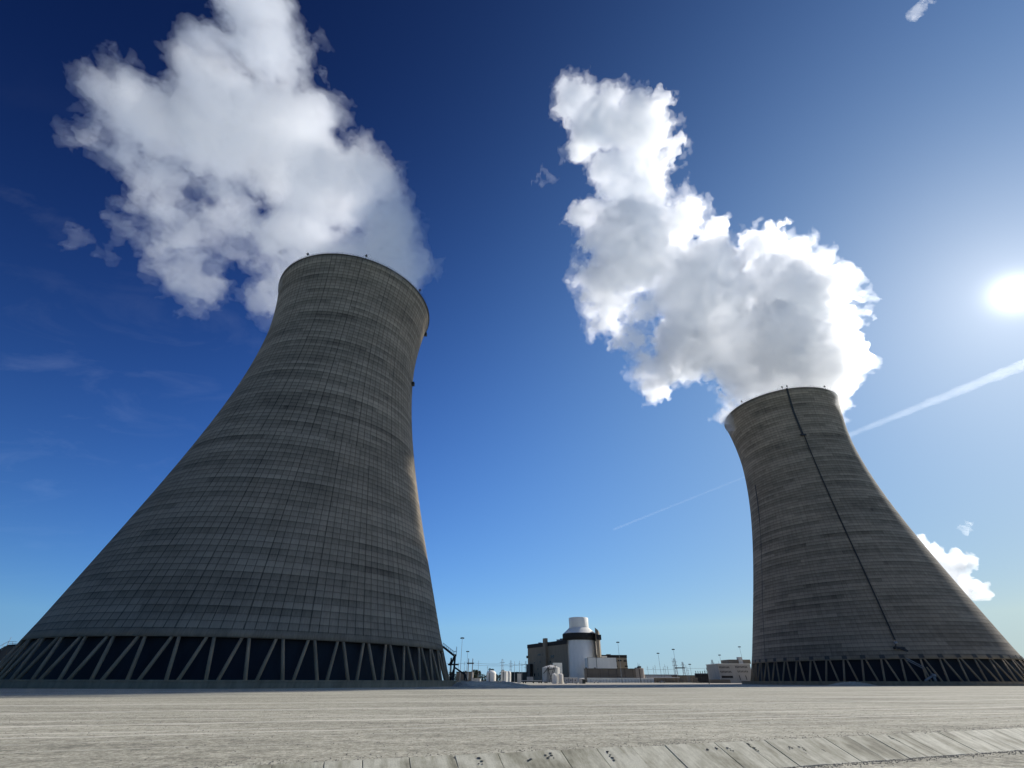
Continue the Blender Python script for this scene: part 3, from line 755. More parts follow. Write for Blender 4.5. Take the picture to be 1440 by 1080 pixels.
# trailer, bins, car
Yt = 340.0
tr = empty('office_trailer', (PX(803, Yt), Yt, 0)); tag(tr, 'long white site trailer with dark doors below the reactor', 'trailer')
x0, x1 = PX(794, Yt), PX(812.5, Yt); zt = ZZ(803, 952.6, Yt)
sub(tr, 'body', M['pale_wall'], lambda m: (m.box(x0, x1, Yt, Yt+3, 0.35, zt-0.25), m.box(x0+0.5, x0+1.3, Yt+0.3, Yt+2.7, -0.1, 0.35), m.box(x1-1.3, x1-0.5, Yt+0.3, Yt+2.7, -0.1, 0.35)))
sub(tr, 'roof', M['white_wall'], lambda m: m.box(x0-0.2, x1+0.2, Yt-0.2, Yt+3.2, zt-0.25, zt))
for f in (0.3, 0.58):
    sub(tr, 'door', M['glass_dark'], lambda m: m.box(x0+(x1-x0)*f, x0+(x1-x0)*f+0.28, Yt-0.08, Yt-0.01, 0.4, zt-0.5))
for f in (0.14, 0.44, 0.78):
    sub(tr, 'window', M['glass_dark'], lambda m: m.box(x0+(x1-x0)*f, x0+(x1-x0)*f+0.5, Yt-0.08, Yt-0.01, zt*0.45, zt*0.65))
gbx = empty('waste_skip', (PX(820.5, 345), 342, 0)); tag(gbx, 'dark green metal bin beside the short round tank', 'bin')
sub(gbx, 'body', M['green_paint'], lambda m: prism(m, [(PX(819, 342), 341), (PX(822.8, 342), 341), (PX(822.8, 342), 344), (PX(819, 342), 344)], 0.0, ZZ(820, 955.5, 342)))
sub(gbx, 'lid', M['dark_metal'], lambda m: m.box(PX(818.8, 342), PX(823, 342), 340.8, 344.2, ZZ(820, 955.5, 342), ZZ(820, 955.2, 342)))
def vehicle(name, label, px_, Y, L, H, heading, paint, cat, pickup=False, group=None):
    r = empty(name, (PX(px_, Y), Y, 0), heading); tag(r, label, cat, group)
    pr = [(-L/2, 0.35), (-L/2, 0.85), (-L/2+0.05, 0.95), (-L*0.20, 1.0), (-L*0.10, H), (L*0.20, H), (L*0.32, 1.0), (L/2-0.1, 0.85), (L/2, 0.7), (L/2, 0.35)] if pickup else \
         [(-L/2, 0.35), (-L/2, 0.9), (-L*0.42, 1.0), (-L*0.34, H-0.05), (-L*0.28, H), (L*0.10, H), (L*0.25, 1.0), (L*0.44, 0.88), (L/2, 0.7), (L/2, 0.35)]
    W = 0.9; n = len(pr); m = MB()
    m.add([(x, -W*(0.86 if z > 1.05 else 1), z) for x, z in pr]+[(x, W*(0.86 if z > 1.05 else 1), z) for x, z in pr], [tuple(range(n)), tuple(range(2*n-1, n-1, -1))]+[(k, n+k, n+(k+1) % n, (k+1) % n) for k in range(n)])
    m.build('body', paint, r)
    m = MB()
    for s in (-1, 1): m.box(-L*0.26 if not pickup else -L*0.08, L*0.12 if not pickup else L*0.2, s*W*0.90-0.02, s*W*0.90+0.02, 1.08, H-0.12)
    m.build('window', M['glass_dark'], r)
    for sx in (-0.3, 0.32):
        for s in (-1, 1):
            w = MB(); w.tube((L*sx, s*(W-0.12), 0.34), (L*sx, s*(W+0.03), 0.34), 0.34, n=16); w.build('wheel', M['rubber'], r)
vehicle('parked_car', 'white car parked by the fence below the brown storage building', 838, 430, 4.7, 1.62, 0.0, M['white_wall'], 'car')
vehicle('pickup_truck', 'grey pickup truck parked on the dirt right of the silo', 931, 500, 5.6, 1.8, 0.1, M['steel'], 'truck', True)
vehicle('pickup_truck', 'white pickup truck parked in front of the white concrete building', 1021, 500, 5.6, 1.8, 3.2, M['white_wall'], 'truck', True)
# flatbeds and pipe at the left
Yk = 400.0
fb = empty('flatbed_trailer', (PX(745, Yk), Yk, 0)); tag(fb, 'long pale flatbed trailer on dark wheels left of the narrow tank pair', 'trailer')
sub(fb, 'deck', M['pale_wall'], lambda m: m.box(PX(733, Yk), PX(762, Yk), Yk, Yk+2.6, 1.25, 1.75))
sub(fb, 'load', M['steel'], lambda m: m.box(PX(741, Yk), PX(750, Yk), Yk+0.2, Yk+2.4, 1.75, 4.0))
for px_ in (736, 739, 750, 758, 761):
    sub(fb, 'wheel', M['rubber'], lambda m: m.tube((PX(px_, Yk), Yk-0.02, 0.55), (PX(px_, Yk), Yk+0.4, 0.55), 0.55, n=14))
fb = empty('flatbed_trailer', (PX(767, Yk), Yk, 0)); tag(fb, 'short grey flatbed trailer directly left of the narrow tank pair', 'trailer')
sub(fb, 'deck', M['steel'], lambda m: m.box(PX(764, Yk), PX(775, Yk), Yk, Yk+2.6, 1.1, 1.6))
for px_ in (766.5, 769):
    sub(fb, 'wheel', M['rubber'], lambda m: m.tube((PX(px_, Yk), Yk-0.02, 0.5), (PX(px_, Yk), Yk+0.4, 0.5), 0.5, n=14))
r, *_ = simple_box_building('pump_house', 'small grey pump house between the slim tank and the turbine hall', 'building', 727.5, 733, 947, 470, 6, M['pale_wall'], M['steel'], 0.3)
r, *_ = simple_box_building('workshop', 'long dark green workshop in front of the treeline left of the turbine hall', 'building', 716, 742, 945, 700, 18, M['green_paint'], M['dark_metal'], 0.8)
r, *_ = simple_box_building('pipe_shed', 'low brown shed beyond the access bridge left of the white tanks', 'building', 641, 664, 944.5, 520, 14, M['brown_wall'], M['brown_roof'], 0.6)
r, *_ = simple_box_building('site_cabin', 'small pale cabin left of the domed storage tank', 'building', 664, 675, 953, 430, 6, M['pale_wall'], M['dark_metal'], 0.3)

# light masts
def mast(px_, ytop, Y, label, lean=0.0, r0=0.22):
    b = Vector((PX(px_, Y), Y, 0)); zt = ZZ(px_, ytop, Y)
    # the top stands straight above the foot
    r = empty('light_mast', b); tag(r, label, 'light mast', 'tall light masts on the site')
    m = MB(); m.tube((0, 0, -0.3), (0, 0, zt), r0, r0*0.55, n=8); m.build('pole', M['steel'], r)
    m = MB(); m.lathe([(0.4, zt-0.2), (1.5, zt), (1.5, zt+0.25), (0.3, zt+0.4)], 10)
    for k in range(6): a = k*PI/3; m.box(1.3*math.cos(a)-0.3, 1.3*math.cos(a)+0.3, 1.3*math.sin(a)-0.3, 1.3*math.sin(a)+0.3, zt-0.6, zt)
    m.build('lamp_head', M['dark_metal'], r)
for a in ((646.5, 897, 420, 'tallest light mast, just right of the access bridge'), (655.5, 916, 520, 'shorter light mast right of the tallest one by the access bridge'),
          (874.5, 903, 520, 'light mast rising before the tan auxiliary building'), (931, 918.5, 600, 'light mast right of the beige silo'),
          (954, 913, 560, 'light mast beside the substation gantry, midway between silo and right tower'), (974, 934, 640, 'short light mast left of the transformer bank'),
          (1019.5, 921, 640, 'light mast behind the white concrete building, left of its roof block'), (1051, 909.5, 600, 'light mast over the white concrete building next to the right tower')):
    mast(*a)
# gantries and lattice towers of the switchyard
def lattice(px_, ytop, Y, w, label, arms=True, name='transmission_tower'):
    b = Vector((PX(px_, Y), Y, 0)); zt = ZZ(px_, ytop, Y); r = empty(name, b)
    tag(r, label, 'transmission tower', 'steel transmission towers')
    m = MB(); n = 7
    def c(k, i): f = 1-0.6*k/n; return Vector(((-1, 1, 1, -1)[i]*w/2*f, (-1, -1, 1, 1)[i]*w/2*f, zt*k/n))
    for k in range(n):
        for i in range(4):
            m.tube(c(k, i), c(k+1, i), 0.16, n=4); m.tube(c(k, i), c(k+1, (i+1) % 4), 0.09, n=4); m.tube(c(k+1, i), c(k+1, (i+1) % 4), 0.09, n=4)
    m.build('lattice', M['steel'], r)
    if arms:
        m = MB()
        for f in (0.7, 0.85): m.box(-w*0.9, w*0.9, -0.2, 0.2, zt*f, zt*f+0.3)
        m.build('cross_arm', M['steel'], r)
    return r
for a in ((706, 927, 620, 3.4, 'lattice tower behind the slim white tank'), (718, 929, 700, 3.0, 'lattice tower right of the slim white tank'),
          (739.5, 930, 760, 3.2, 'lattice tower directly left of the turbine hall'), (1007, 928, 640, 3.0, 'lattice tower left of the white concrete building'),
          (964, 931, 640, 3.0, 'right leg tower of the pair carrying the gantry beam'), (953, 926, 640, 3.6, 'left leg tower of the pair carrying the gantry beam')):
    lattice(*a)
gb = MB(); gb.box(PX(952, 640), PX(966, 640), 639.5, 640.5, ZZ(960, 940.0, 640), ZZ(960, 938.5, 640)); o = gb.build('gantry_beam', M['dark_metal']); tag(o, 'dark steel beam joining the pair of lattice towers', 'gantry')
def gantry(px0, px1, ytop, Y, label):
    r = empty('line_gantry', (PX((px0+px1)/2, Y), Y, 0)); tag(r, label, 'gantry')
    x0, x1 = PX(px0, Y), PX(px1, Y); z = ZZ(px0, ytop, Y)
    for x in (x0, x1): sub(r, 'post', M['steel'], lambda m: m.tube((x, Y, -0.2), (x, Y, z+3), 0.42, 0.3, n=8))
    sub(r, 'cross_beam', M['dark_metal'], lambda m: m.box(x0-1, x1+1, Y-0.4, Y+0.4, z-0.5, z+0.3))
gantry(657.5, 663.5, 932.5, 400, 'H shaped line gantry between the tallest mast and the domed tank')
gantry(1008, 1016, 937, 600, 'H shaped line gantry left of the white concrete building')
rs = random.Random(4)
for k, (px_, yt) in enumerate(((652, 930), (672, 929), (685, 936), (723.5, 930), (730.5, 929), (734, 932), (913, 936), (921, 937), (924, 935), (935.5, 938), (938, 934), (941.5, 936), (968, 935), (970, 940), (900, 932), (1016, 930), (950, 925), (643.5, 931), (631, 929), (994, 941))):
    Y = 560+rs.uniform(0, 200); zt = ZZ(px_, yt, Y)
    r = empty('utility_pole', (PX(px_, Y), Y, 0))
    near = {652:'between the two light masts', 672:'left of the domed tank', 685:'behind the domed storage tank', 723.5:'right of the lattice tower by the tanks', 730.5:'above the small grey pump house', 734:'left of the turbine hall', 913:'just right of the beige silo', 921:'second right of the beige silo', 924:'third right of the beige silo', 935.5:'right of the mast past the silo', 938:'tallest of three right of the mast past the silo', 941.5:'farthest of three right of the mast past the silo', 968:'right of the gantry beam', 970:'shortest right of the gantry beam', 900:'above the beige silo roof', 1016:'at the left corner of the white concrete building', 950:'left of the lattice pair', 643.5:'left of the tallest mast', 631:'behind the access bridge column', 994:'above the transformer bank'}[px_]
    tag(r, 'thin grey utility pole '+near, 'utility pole', 'thin poles of the switchyard')
    m = MB(); m.tube((0, 0, -0.3), (0, 0, zt), 0.28, 0.14, n=6); m.build('pole', M['steel'], r)
    m = MB(); m.box(-1.2, 1.2, -0.12, 0.12, zt*0.86, zt*0.86+0.2); m.build('cross_arm', M['steel'], r)
# power lines: sagging wires
def wire(px0, y0, px1, y1, Y, sag, label, group='power lines'):
    a, b = at(px0, y0, Y), at(px1, y1, Y); m = MB(); n = 18; prev = a
    for k in range(1, n+1):
        t = k/n; p = a.lerp(b, t)-Vector((0, 0, sag*4*t*(1-t))); m.tube(prev, p, 0.10, n=4, cap=False); prev = p
    o = m.build('power_line', M['steel']); tag(o, label, 'power line', group)
wire(664, 932, 706, 933.5, 560, 0.6, 'upper wire strung from the H gantry to the lattice tower')
wire(664, 935, 740, 934.5, 620, 1.2, 'lower wire strung from the H gantry toward the turbine hall')
wire(706, 934, 740, 934.0, 640, 0.8, 'wire strung from the lattice tower to the turbine hall side')
wire(908, 941, 953, 940.5, 640, 0.7, 'wire strung from the silo to the lattice pair')
wire(966, 939.5, 1008, 938.5, 640, 0.7, 'wire strung from the lattice pair to the right lattice tower')
wire(628, 933, 657, 932, 520, 0.6, 'wire strung past the tallest mast to the H gantry')

# low sheds and the transformer bank right of the silo
r, *_ = simple_box_building('warehouse', 'long pale grey warehouse right of the beige silo', 'building', 909, 953, 948.5, 640, 30, M['pale_wall'], M['steel'], 0.8)
r, *_ = simple_box_building('warehouse', 'low grey warehouse with a pale roof below the lattice pair', 'building', 921, 956, 952.5, 560, 20, M['concrete'], M['white_wall'], 0.5)
r, *_ = simple_box_building('control_house', 'pale control house between the lattice pair and the transformers', 'building', 953, 981, 949.5, 600, 20, M['concrete'], M['dark_metal'], 0.6)
tb = empty('transformer_bank', (PX(994, 560), 560, 0)); tag(tb, 'dark bank of transformers with rounded coolers left of the white concrete building', 'transformer')
for k in range(9):
    px_ = 981+k*3.2; x = PX(px_, 560)
    sub(tb, 'transformer', M['dark_metal'], lambda m: (m.box(x-1.0, x+1.0, 560, 563, 0, ZZ(px_, 951, 560)), m.tube((x-1.1, 561.5, ZZ(px_, 949.0, 560)), (x+1.1, 561.5, ZZ(px_, 949.0, 560)), 1.4, n=10), m.tube((x, 561, ZZ(px_, 949, 560)), (x, 561, ZZ(px_, 943.5, 560)), 0.3, n=6)))
sub(tb, 'header_tank', M['dark_metal'], lambda m: (m.box(PX(998, 560), PX(1004, 560), 560, 563, ZZ(1000, 943, 560), ZZ(1000, 938.8, 560)), m.tube((PX(1000, 560), 561, 3), (PX(1000, 560), 561, ZZ(1000, 943, 560)), 0.4), m.tube((PX(1003, 560), 561, 3), (PX(1003, 560), 561, ZZ(1000, 943, 560)), 0.4)))
sub(tb, 'fire_wall', M['concrete'], lambda m: (m.box(PX(975, 560), PX(981, 560), 559, 565, 0, ZZ(978, 953, 560)), m.box(PX(1005, 560), PX(1013, 560), 559, 565, 0, ZZ(1008, 949, 560))))
lw = MB(); lw.box(PX(998, 480), PX(1027, 480), 480, 480.6, 0, ZZ(1010, 955.5, 480)); o = lw.build('low_wall', M['brown_wall']); tag(o, 'low brown wall before the white concrete building', 'wall')
# white concrete building with sawtooth openings
Yv = 500.0
x0, x1 = PX(1013.5, Yv), PX(1060, Yv); zt = ZZ(1035, 934.0, Yv)
vb = empty('switchgear_building', ((x0+x1)/2, Yv, 0)); tag(vb, 'white concrete building with two rows of slanted slots beside the right cooling tower', 'building')
sub(vb, 'wall', M['white_conc'], lambda m: m.box(x0, x1, Yv, Yv+30, 0, zt))
sub(vb, 'coping', M['white_wall'], lambda m: m.box(x0-0.3, x1+0.3, Yv-0.3, Yv+30.3, zt, zt+0.5))
def slots(px0, px1, n, py_, h):
    for k in range(n):
        xx = PX(px0+(px1-px0)*k/(n-1), Yv); z_ = ZZ(1035, py_, Yv)
        def f(m): m.add([(xx-0.6, Yv-0.06, z_+h/2), (xx+0.05, Yv-0.06, z_+h/2), (xx+0.45, Yv-0.06, z_-h/2), (xx-0.15, Yv-0.06, z_-h/2), (xx-0.6, Yv-0.003, z_+h/2), (xx+0.05, Yv-0.003, z_+h/2), (xx+0.45, Yv-0.003, z_-h/2), (xx-0.15, Yv-0.003, z_-h/2)], [(0,3,2,1),(0,1,5,4),(1,2,6,5),(2,3,7,6),(3,0,4,7)])
        sub(vb, 'slot', M['glass_dark'], f)
slots(1016, 1029, 8, 938.5, 1.5); slots(1039, 1054.5, 9, 938, 1.6); slots(1016.5, 1030.5, 8, 944.8, 1.5); slots(1041, 1054, 7, 944.3, 1.5); slots(1041.5, 1050.5, 2, 953, 3.6)
sub(vb, 'garage_door', M['glass_dark'], lambda m: m.box(PX(1016, Yv), PX(1032, Yv), Yv-0.08, Yv-0.01, ZZ(1020, 953.5, Yv), ZZ(1020, 950.3, Yv)))
sub(vb, 'upper_storey', M['tan_wall'], lambda m: m.box(PX(1031, Yv+6), PX(1062, Yv+6), Yv+6, Yv+26, zt+0.5, ZZ(1040, 927.5, Yv+6)))
sub(vb, 'stair_head', M['pale_wall'], lambda m: m.box(PX(1045.5, Yv+5), PX(1051, Yv+5), Yv+5, Yv+9, zt+0.5, ZZ(1040, 924.0, Yv+5)))
po = empty('bollard', on_ground(997.5, 962.0)); tag(po, 'dark short post standing alone on the sunlit dirt between the towers', 'bollard')
m = MB(); m.tube((0, 0, -0.1), (0, 0, 2.0), 0.28, 0.22, n=8); m.build('post', M['dark_metal'], po)
m = MB(); m.tube((0, 0, 2.0), (0, 0, 2.2), 0.34, 0.2, n=8); m.build('cap', M['dark_metal'], po)

# shaded bank beside the left basin, heap by the right basin
def heap(name, pts, r, h, label=None, kind=None, mat=None, seed=1):
    rs = random.Random(seed); m = MB(); nx, ny = 40, 10; a, b = pts; d = (b-a); L = d.length; d.normalize(); nn = Vector((-d.y, d.x, 0)); vs = []
    for i in range(nx+1):
        for j in range(ny+1):
            u = i/nx; v = j/ny*2-1
            prof = (math.sin(PI*u)**0.7 if name == 'gravel_pile' else min(1, u*14)*min(1, (1-u)*2.6))
            vs.append(a+d*L*u+nn*r*v+Vector((0, 0, max(-0.05, h*prof*math.cos(v*PI/2)**1.2*(1+rs.uniform(-.07, .07))-0.03))))
    m.add(vs, [(i*(ny+1)+j, (i+1)*(ny+1)+j, (i+1)*(ny+1)+j+1, i*(ny+1)+j+1) for i in range(nx) for j in range(ny)])
    o = m.build(name, mat or M['ground'], smooth=True)
    if label: tag(o, label, 'gravel pile')
    if kind: tag(o, kind=kind)
a = at(640, 957, 175); b = at(752, 957, 190); a.z = b.z = 0
heap('terrain', (a, b), 9, 1.45, kind='structure')
a = at(1163, 957, 240); b = at(1228, 957, 240); a.z = b.z = 0
heap('gravel_pile', (a, b), 4, 1.5, 'low heap of grey gravel against the right tower basin wall')
# pale dirt apron beyond the shadow
ap = MB(); q = [on_ground(745, 963.6), on_ground(1140, 963.2), on_ground(1085, 960.6), on_ground(760, 961.2)]
ap.add([v+Vector((0, 0, 0.004)) for v in q], [(0, 1, 2, 3)]); o = ap.build('path', M['dirt']); tag(o, kind='structure')

# far woods
M['foliage'] = plain('dark_evergreen_foliage', (0.035, 0.05, 0.022), 0.9, 0.5, 0.2, streak=False)
M['bark'] = plain('grey_bark', (0.10, 0.08, 0.06), 0.9, 0.3, 2)
def leaves(m, c, rx, rz, n, size, rs):
    for _ in range(n):
        while True:
            p = Vector((rs.uniform(-1, 1), rs.uniform(-1, 1), rs.uniform(-1, 1)))
            if p.length < 1 and rs.random() < 0.35+p.length: break
        q = c+Vector((p.x*rx, p.y*rx, p.z*rz)); s = size*rs.uniform(0.5, 1.3)
        u = Vector((rs.gauss(0, 1), rs.gauss(0, 1), rs.gauss(0, 1))).normalized(); w = u.orthogonal().normalized(); x_ = u.cross(w)
        m.add([q+w*s, q+x_*s*0.8, q-w*s, q-x_*s*0.8], [(0, 1, 2, 3)])
rs = random.Random(21); m = MB()
for px0, px1, Y, hh in ((630, 745, 860, 12), (880, 1060, 1000, 7), (-60, 40, 420, 10)):
    x = PX(px0, Y)
    while x < PX(px1, Y):
        h = hh*rs.uniform(0.75, 1.2); leaves(m, Vector((x, Y+rs.uniform(-12, 12), h*0.5)), 4.5, h*0.55, 150, 0.9, rs); x += rs.uniform(3.0, 5.0)
o = m.build('treeline', M['foliage']); tag(o, kind='stuff')
def tree(px_, ytop, Y, label, seed):
    rs = random.Random(seed); b = Vector((PX(px_, Y), Y, 0)); zt = ZZ(px_, ytop, Y); r = empty('evergreen_tree', b); tag(r, label, 'tree', 'dark trees at the site edge')
    m = MB(); m.tube((0, 0, -0.3), (0.3, 0, zt*0.6), 0.35, 0.15, n=8)
    for k in range(6): a = k*1.1; m.tube((0.1, 0, zt*(0.3+0.05*k)), (2.4*math.cos(a), 2.4*math.sin(a), zt*(0.42+0.07*k)), 0.12, 0.04, n=5)
    m.build('trunk', M['bark'], r)
    m = MB()
    for k in range(9): a = rs.uniform(0, 6.3); q = rs.uniform(0.3, 1); leaves(m, Vector((2.6*q*math.cos(a), 2.6*q*math.sin(a), zt*rs.uniform(0.35, 0.85))), 1.9, 1.6, 150, 0.35, rs)
    m.build('crown', M['foliage'], r)
for a in ((4, 925, 330, 'dark tree at the frame edge left of the left cooling tower', 1), (666, 941, 600, 'round dark tree right of the H shaped gantry', 2), (690, 938, 640, 'dark tree crown showing above the domed storage tank', 3), (709, 940, 660, 'dark tree crown showing above the slim white tank', 4), (671, 940.5, 610, 'dark tree left of the domed storage tank', 5)):
    tree(*a)

# ------------------------------------------------------------------ steam
def vapour_material(name, dens, aniso, skin=0.04, col=(1, 1, 1)):
    m = bpy.data.materials.new(name); m.use_nodes = True; t = m.node_tree; t.nodes.clear()
    o = t.nodes.new('ShaderNodeOutputMaterial'); p = t.nodes.new('ShaderNodeVolumeScatter')
    p.inputs['Color'].default_value = (*col, 1)
    p.inputs['Density'].default_value = dens; p.inputs['Anisotropy'].default_value = aniso
    t.links.new(p.outputs[0], o.inputs['Volume'])
    tr = t.nodes.new('ShaderNodeBsdfTransparent'); tl = t.nodes.new('ShaderNodeBsdfTranslucent'); mx = t.nodes.new('ShaderNodeMixShader')
    mx.inputs[0].default_value = skin; tl.inputs['Color'].default_value = (1, 1, 1, 1)
    t.links.new(tr.outputs[0], mx.inputs[1]); t.links.new(tl.outputs[0], mx.inputs[2]); t.links.new(mx.outputs[0], o.inputs['Surface'])
    return m
def steam(name, blobs, plane_c, mat, voxel, amp, erode, label, cat, seed=0.0, bias=3.0, T0=None, sc=1.0, group=None, billow=7.0, parent=None, crumb=700):
    """blobs: (px, py, radius px) seen in the photograph, set at their own distance on the plume's sheet y + 0.29 z = plane_c"""
    pts = []
    for px, py, pr, *own in blobs:
        d = ray(px, py); T = own[0] if own else T0 or (plane_c-0.29*CAMH)/(d.y+0.29*d.z)
        p = Vector((0, 0, CAMH))+d*T
        pts.append((p, pr/F*T))
    amp = amp*sc; voxel = voxel*sc*float(os.environ.get('VOX', 1)); pad = amp*0.9
    lo = [min(p[i]-r for p, r in pts)-pad for i in range(3)]; hi = [max(p[i]+r for p, r in pts)+pad for i in range(3)]
    base = Vector(((lo[0]+hi[0])/2, (lo[1]+hi[1])/2, (lo[2]+hi[2])/2))
    ng = bpy.data.node_groups.new(name, 'GeometryNodeTree')
    ng.interface.new_socket('Geometry', in_out='INPUT', socket_type='NodeSocketGeometry')
    ng.interface.new_socket('Geometry', in_out='OUTPUT', socket_type='NodeSocketGeometry')
    N = ng.nodes; L = ng.links
    gout = N.new('NodeGroupOutput')
    pos = N.new('GeometryNodeInputPosition').outputs[0]
    def mm(op, a, b=None, c=None, clamp=False):
        n = N.new('ShaderNodeMath'); n.operation = op; n.use_clamp = clamp
        for i, v in enumerate((a, b, c)):
            if v is None: continue
            if isinstance(v, (int, float)): n.inputs[i].default_value = v
            else: L.new(v, n.inputs[i])
        return n.outputs[0]
    def vm(op, a, b=None, sc=None):
        n = N.new('ShaderNodeVectorMath'); n.operation = op
        for i, v in enumerate((a, b)):
            if v is None: continue
            if isinstance(v, (tuple, Vector)): n.inputs[i].default_value = v
            else: L.new(v, n.inputs[i])
        if sc is not None: n.inputs['Scale'].default_value = sc
        return n
    def nz(vec, scale, det, rough, which=0):
        n = N.new('ShaderNodeTexNoise'); n.inputs['Scale'].default_value = scale; n.inputs['Detail'].default_value = det
        n.inputs['Roughness'].default_value = rough; L.new(vec, n.inputs['Vector']); return n.outputs[which]
    sp = vm('ADD', pos, (seed, seed*1.7, seed*0.6)).outputs[0]
    w = nz(sp, 1/55.0/sc, 2, 0.5, 1)
    w = vm('SCALE', vm('SUBTRACT', w, (0.5, 0.5, 0.5)).outputs[0], sc=amp*1.3).outputs[0]
    pw = vm('ADD', pos, w).outputs[0]
    dd = None
    for p, r in pts:
        e = mm('SUBTRACT', vm('DISTANCE', pw, tuple(p-base)).outputs['Value'], r)
        dd = e if dd is None else mm('SMOOTH_MIN', dd, e, 12.0*sc)
    w2 = vm('SCALE', vm('SUBTRACT', nz(sp, 1/14.0/sc, 3, 0.6, 1), (0.5, 0.5, 0.5)).outputs[0], sc=14.0*sc).outputs[0]
    sp2 = vm('ADD', sp, w2).outputs[0]
    n1 = nz(sp2, 1/42.0/sc, 9, 0.62)
    vor = N.new('ShaderNodeTexVoronoi'); vor.feature = 'F1'; vor.inputs['Scale'].default_value = 1/26.0/sc
    vor.inputs['Detail'].default_value = 2.0; vor.inputs['Roughness'].default_value = 0.55
    L.new(sp2, vor.inputs['Vector'])
    dd = mm('ADD', dd, mm('MULTIPLY', mm('SUBTRACT', n1, 0.5), -amp*4.2))
    dd = mm('ADD', dd, mm('MULTIPLY', mm('SUBTRACT', vor.outputs['Distance'], 0.45), amp*0.9))
    n3 = nz(vm('ADD', sp, vm('SCALE', vm('SUBTRACT', nz(sp, 1/5.0/sc, 2, 0.6, 1), (0.5, 0.5, 0.5)).outputs[0], sc=5.0*sc).outputs[0]).outputs[0], 1/15.0/sc, 7, 0.74)
    dd = mm('ADD', dd, mm('MULTIPLY', mm('SUBTRACT', n3, 0.5), -34.0*sc))
    v2 = N.new('ShaderNodeTexVoronoi'); v2.feature = 'F1'; v2.inputs['Scale'].default_value = 1/10.0/sc
    v2.inputs['Detail'].default_value = 2.0; v2.inputs['Roughness'].default_value = 0.6; L.new(sp2, v2.inputs['Vector'])
    dd = mm('ADD', dd, mm('MULTIPLY', mm('SUBTRACT', v2.outputs['Distance'], 0.45), billow*sc))
    dd = mm('SUBTRACT', dd, bias*sc)
    if erode > 0:                       # holes and torn edges that eat in from the outside
        n2 = nz(sp2, 1/30.0/sc, 7, 0.62)
        dd = mm('ADD', dd, mm('MULTIPLY', mm('MAXIMUM', mm('SUBTRACT', n2, 0.5), -0.02), erode*220.0*sc))
    q = mm('ADD', 0.5, mm('DIVIDE', dd, -6.0*sc), clamp=True)
    vc = N.new('GeometryNodeVolumeCube')
    L.new(q, vc.inputs['Density'])
    h = [(hi[i]-lo[i])/2 for i in range(3)]
    vc.inputs['Min'].default_value = [-x for x in h]; vc.inputs['Max'].default_value = h
    for i, k in enumerate(('X', 'Y', 'Z')): vc.inputs['Resolution '+k].default_value = max(8, int(2*h[i]/voxel))
    v2m = N.new('GeometryNodeVolumeToMesh'); v2m.inputs['Threshold'].default_value = 0.5
    L.new(vc.outputs[0], v2m.inputs[0]); L.new(v2m.outputs[0], gout.inputs[0])
    tmp = bpy.data.objects.new('field_sampler', bpy.data.meshes.new('field_sampler')); C.objects.link(tmp)
    md = tmp.modifiers.new('field', 'NODES'); md.node_group = ng
    dg = bpy.context.evaluated_depsgraph_get()
    me = bpy.data.meshes.new_from_object(tmp.evaluated_get(dg))
    bpy.data.objects.remove(tmp)
    me.name = name; me.materials.clear(); me.materials.append(mat)
    print('STEAM', len(me.vertices), len(me.polygons))
    o = bpy.data.objects.new(name, me); C.objects.link(o); o.location = base
    bm = bmesh.new(); bm.from_mesh(me)      # drop the crumbs
    seen = set(); kill = []
    for v in bm.verts:
        if v.index in seen: continue
        stack = [v]; seen.add(v.index); isl = [v]
        while stack:
            w_ = stack.pop()
            for e in w_.link_edges:
                o_ = e.other_vert(w_)
                if o_.index not in seen: seen.add(o_.index); stack.append(o_); isl.append(o_)
        if len(isl) < crumb: kill += isl
    bmesh.ops.delete(bm, geom=kill, context='VERTS'); bm.to_mesh(me); bm.free()
    if parent:
        o.parent = parent; o.location = base-parent.location
    else: tag(o, label, cat, group)
    return o
M['steam'] = vapour_material('white_steam', 0.10, 0.66, 0.012)
M['mist'] = vapour_material('steam_mist', 0.02, 0.65, 0.004)
M['steam_thin'] = vapour_material('thin_steam', 0.05, 0.6, 0.012)
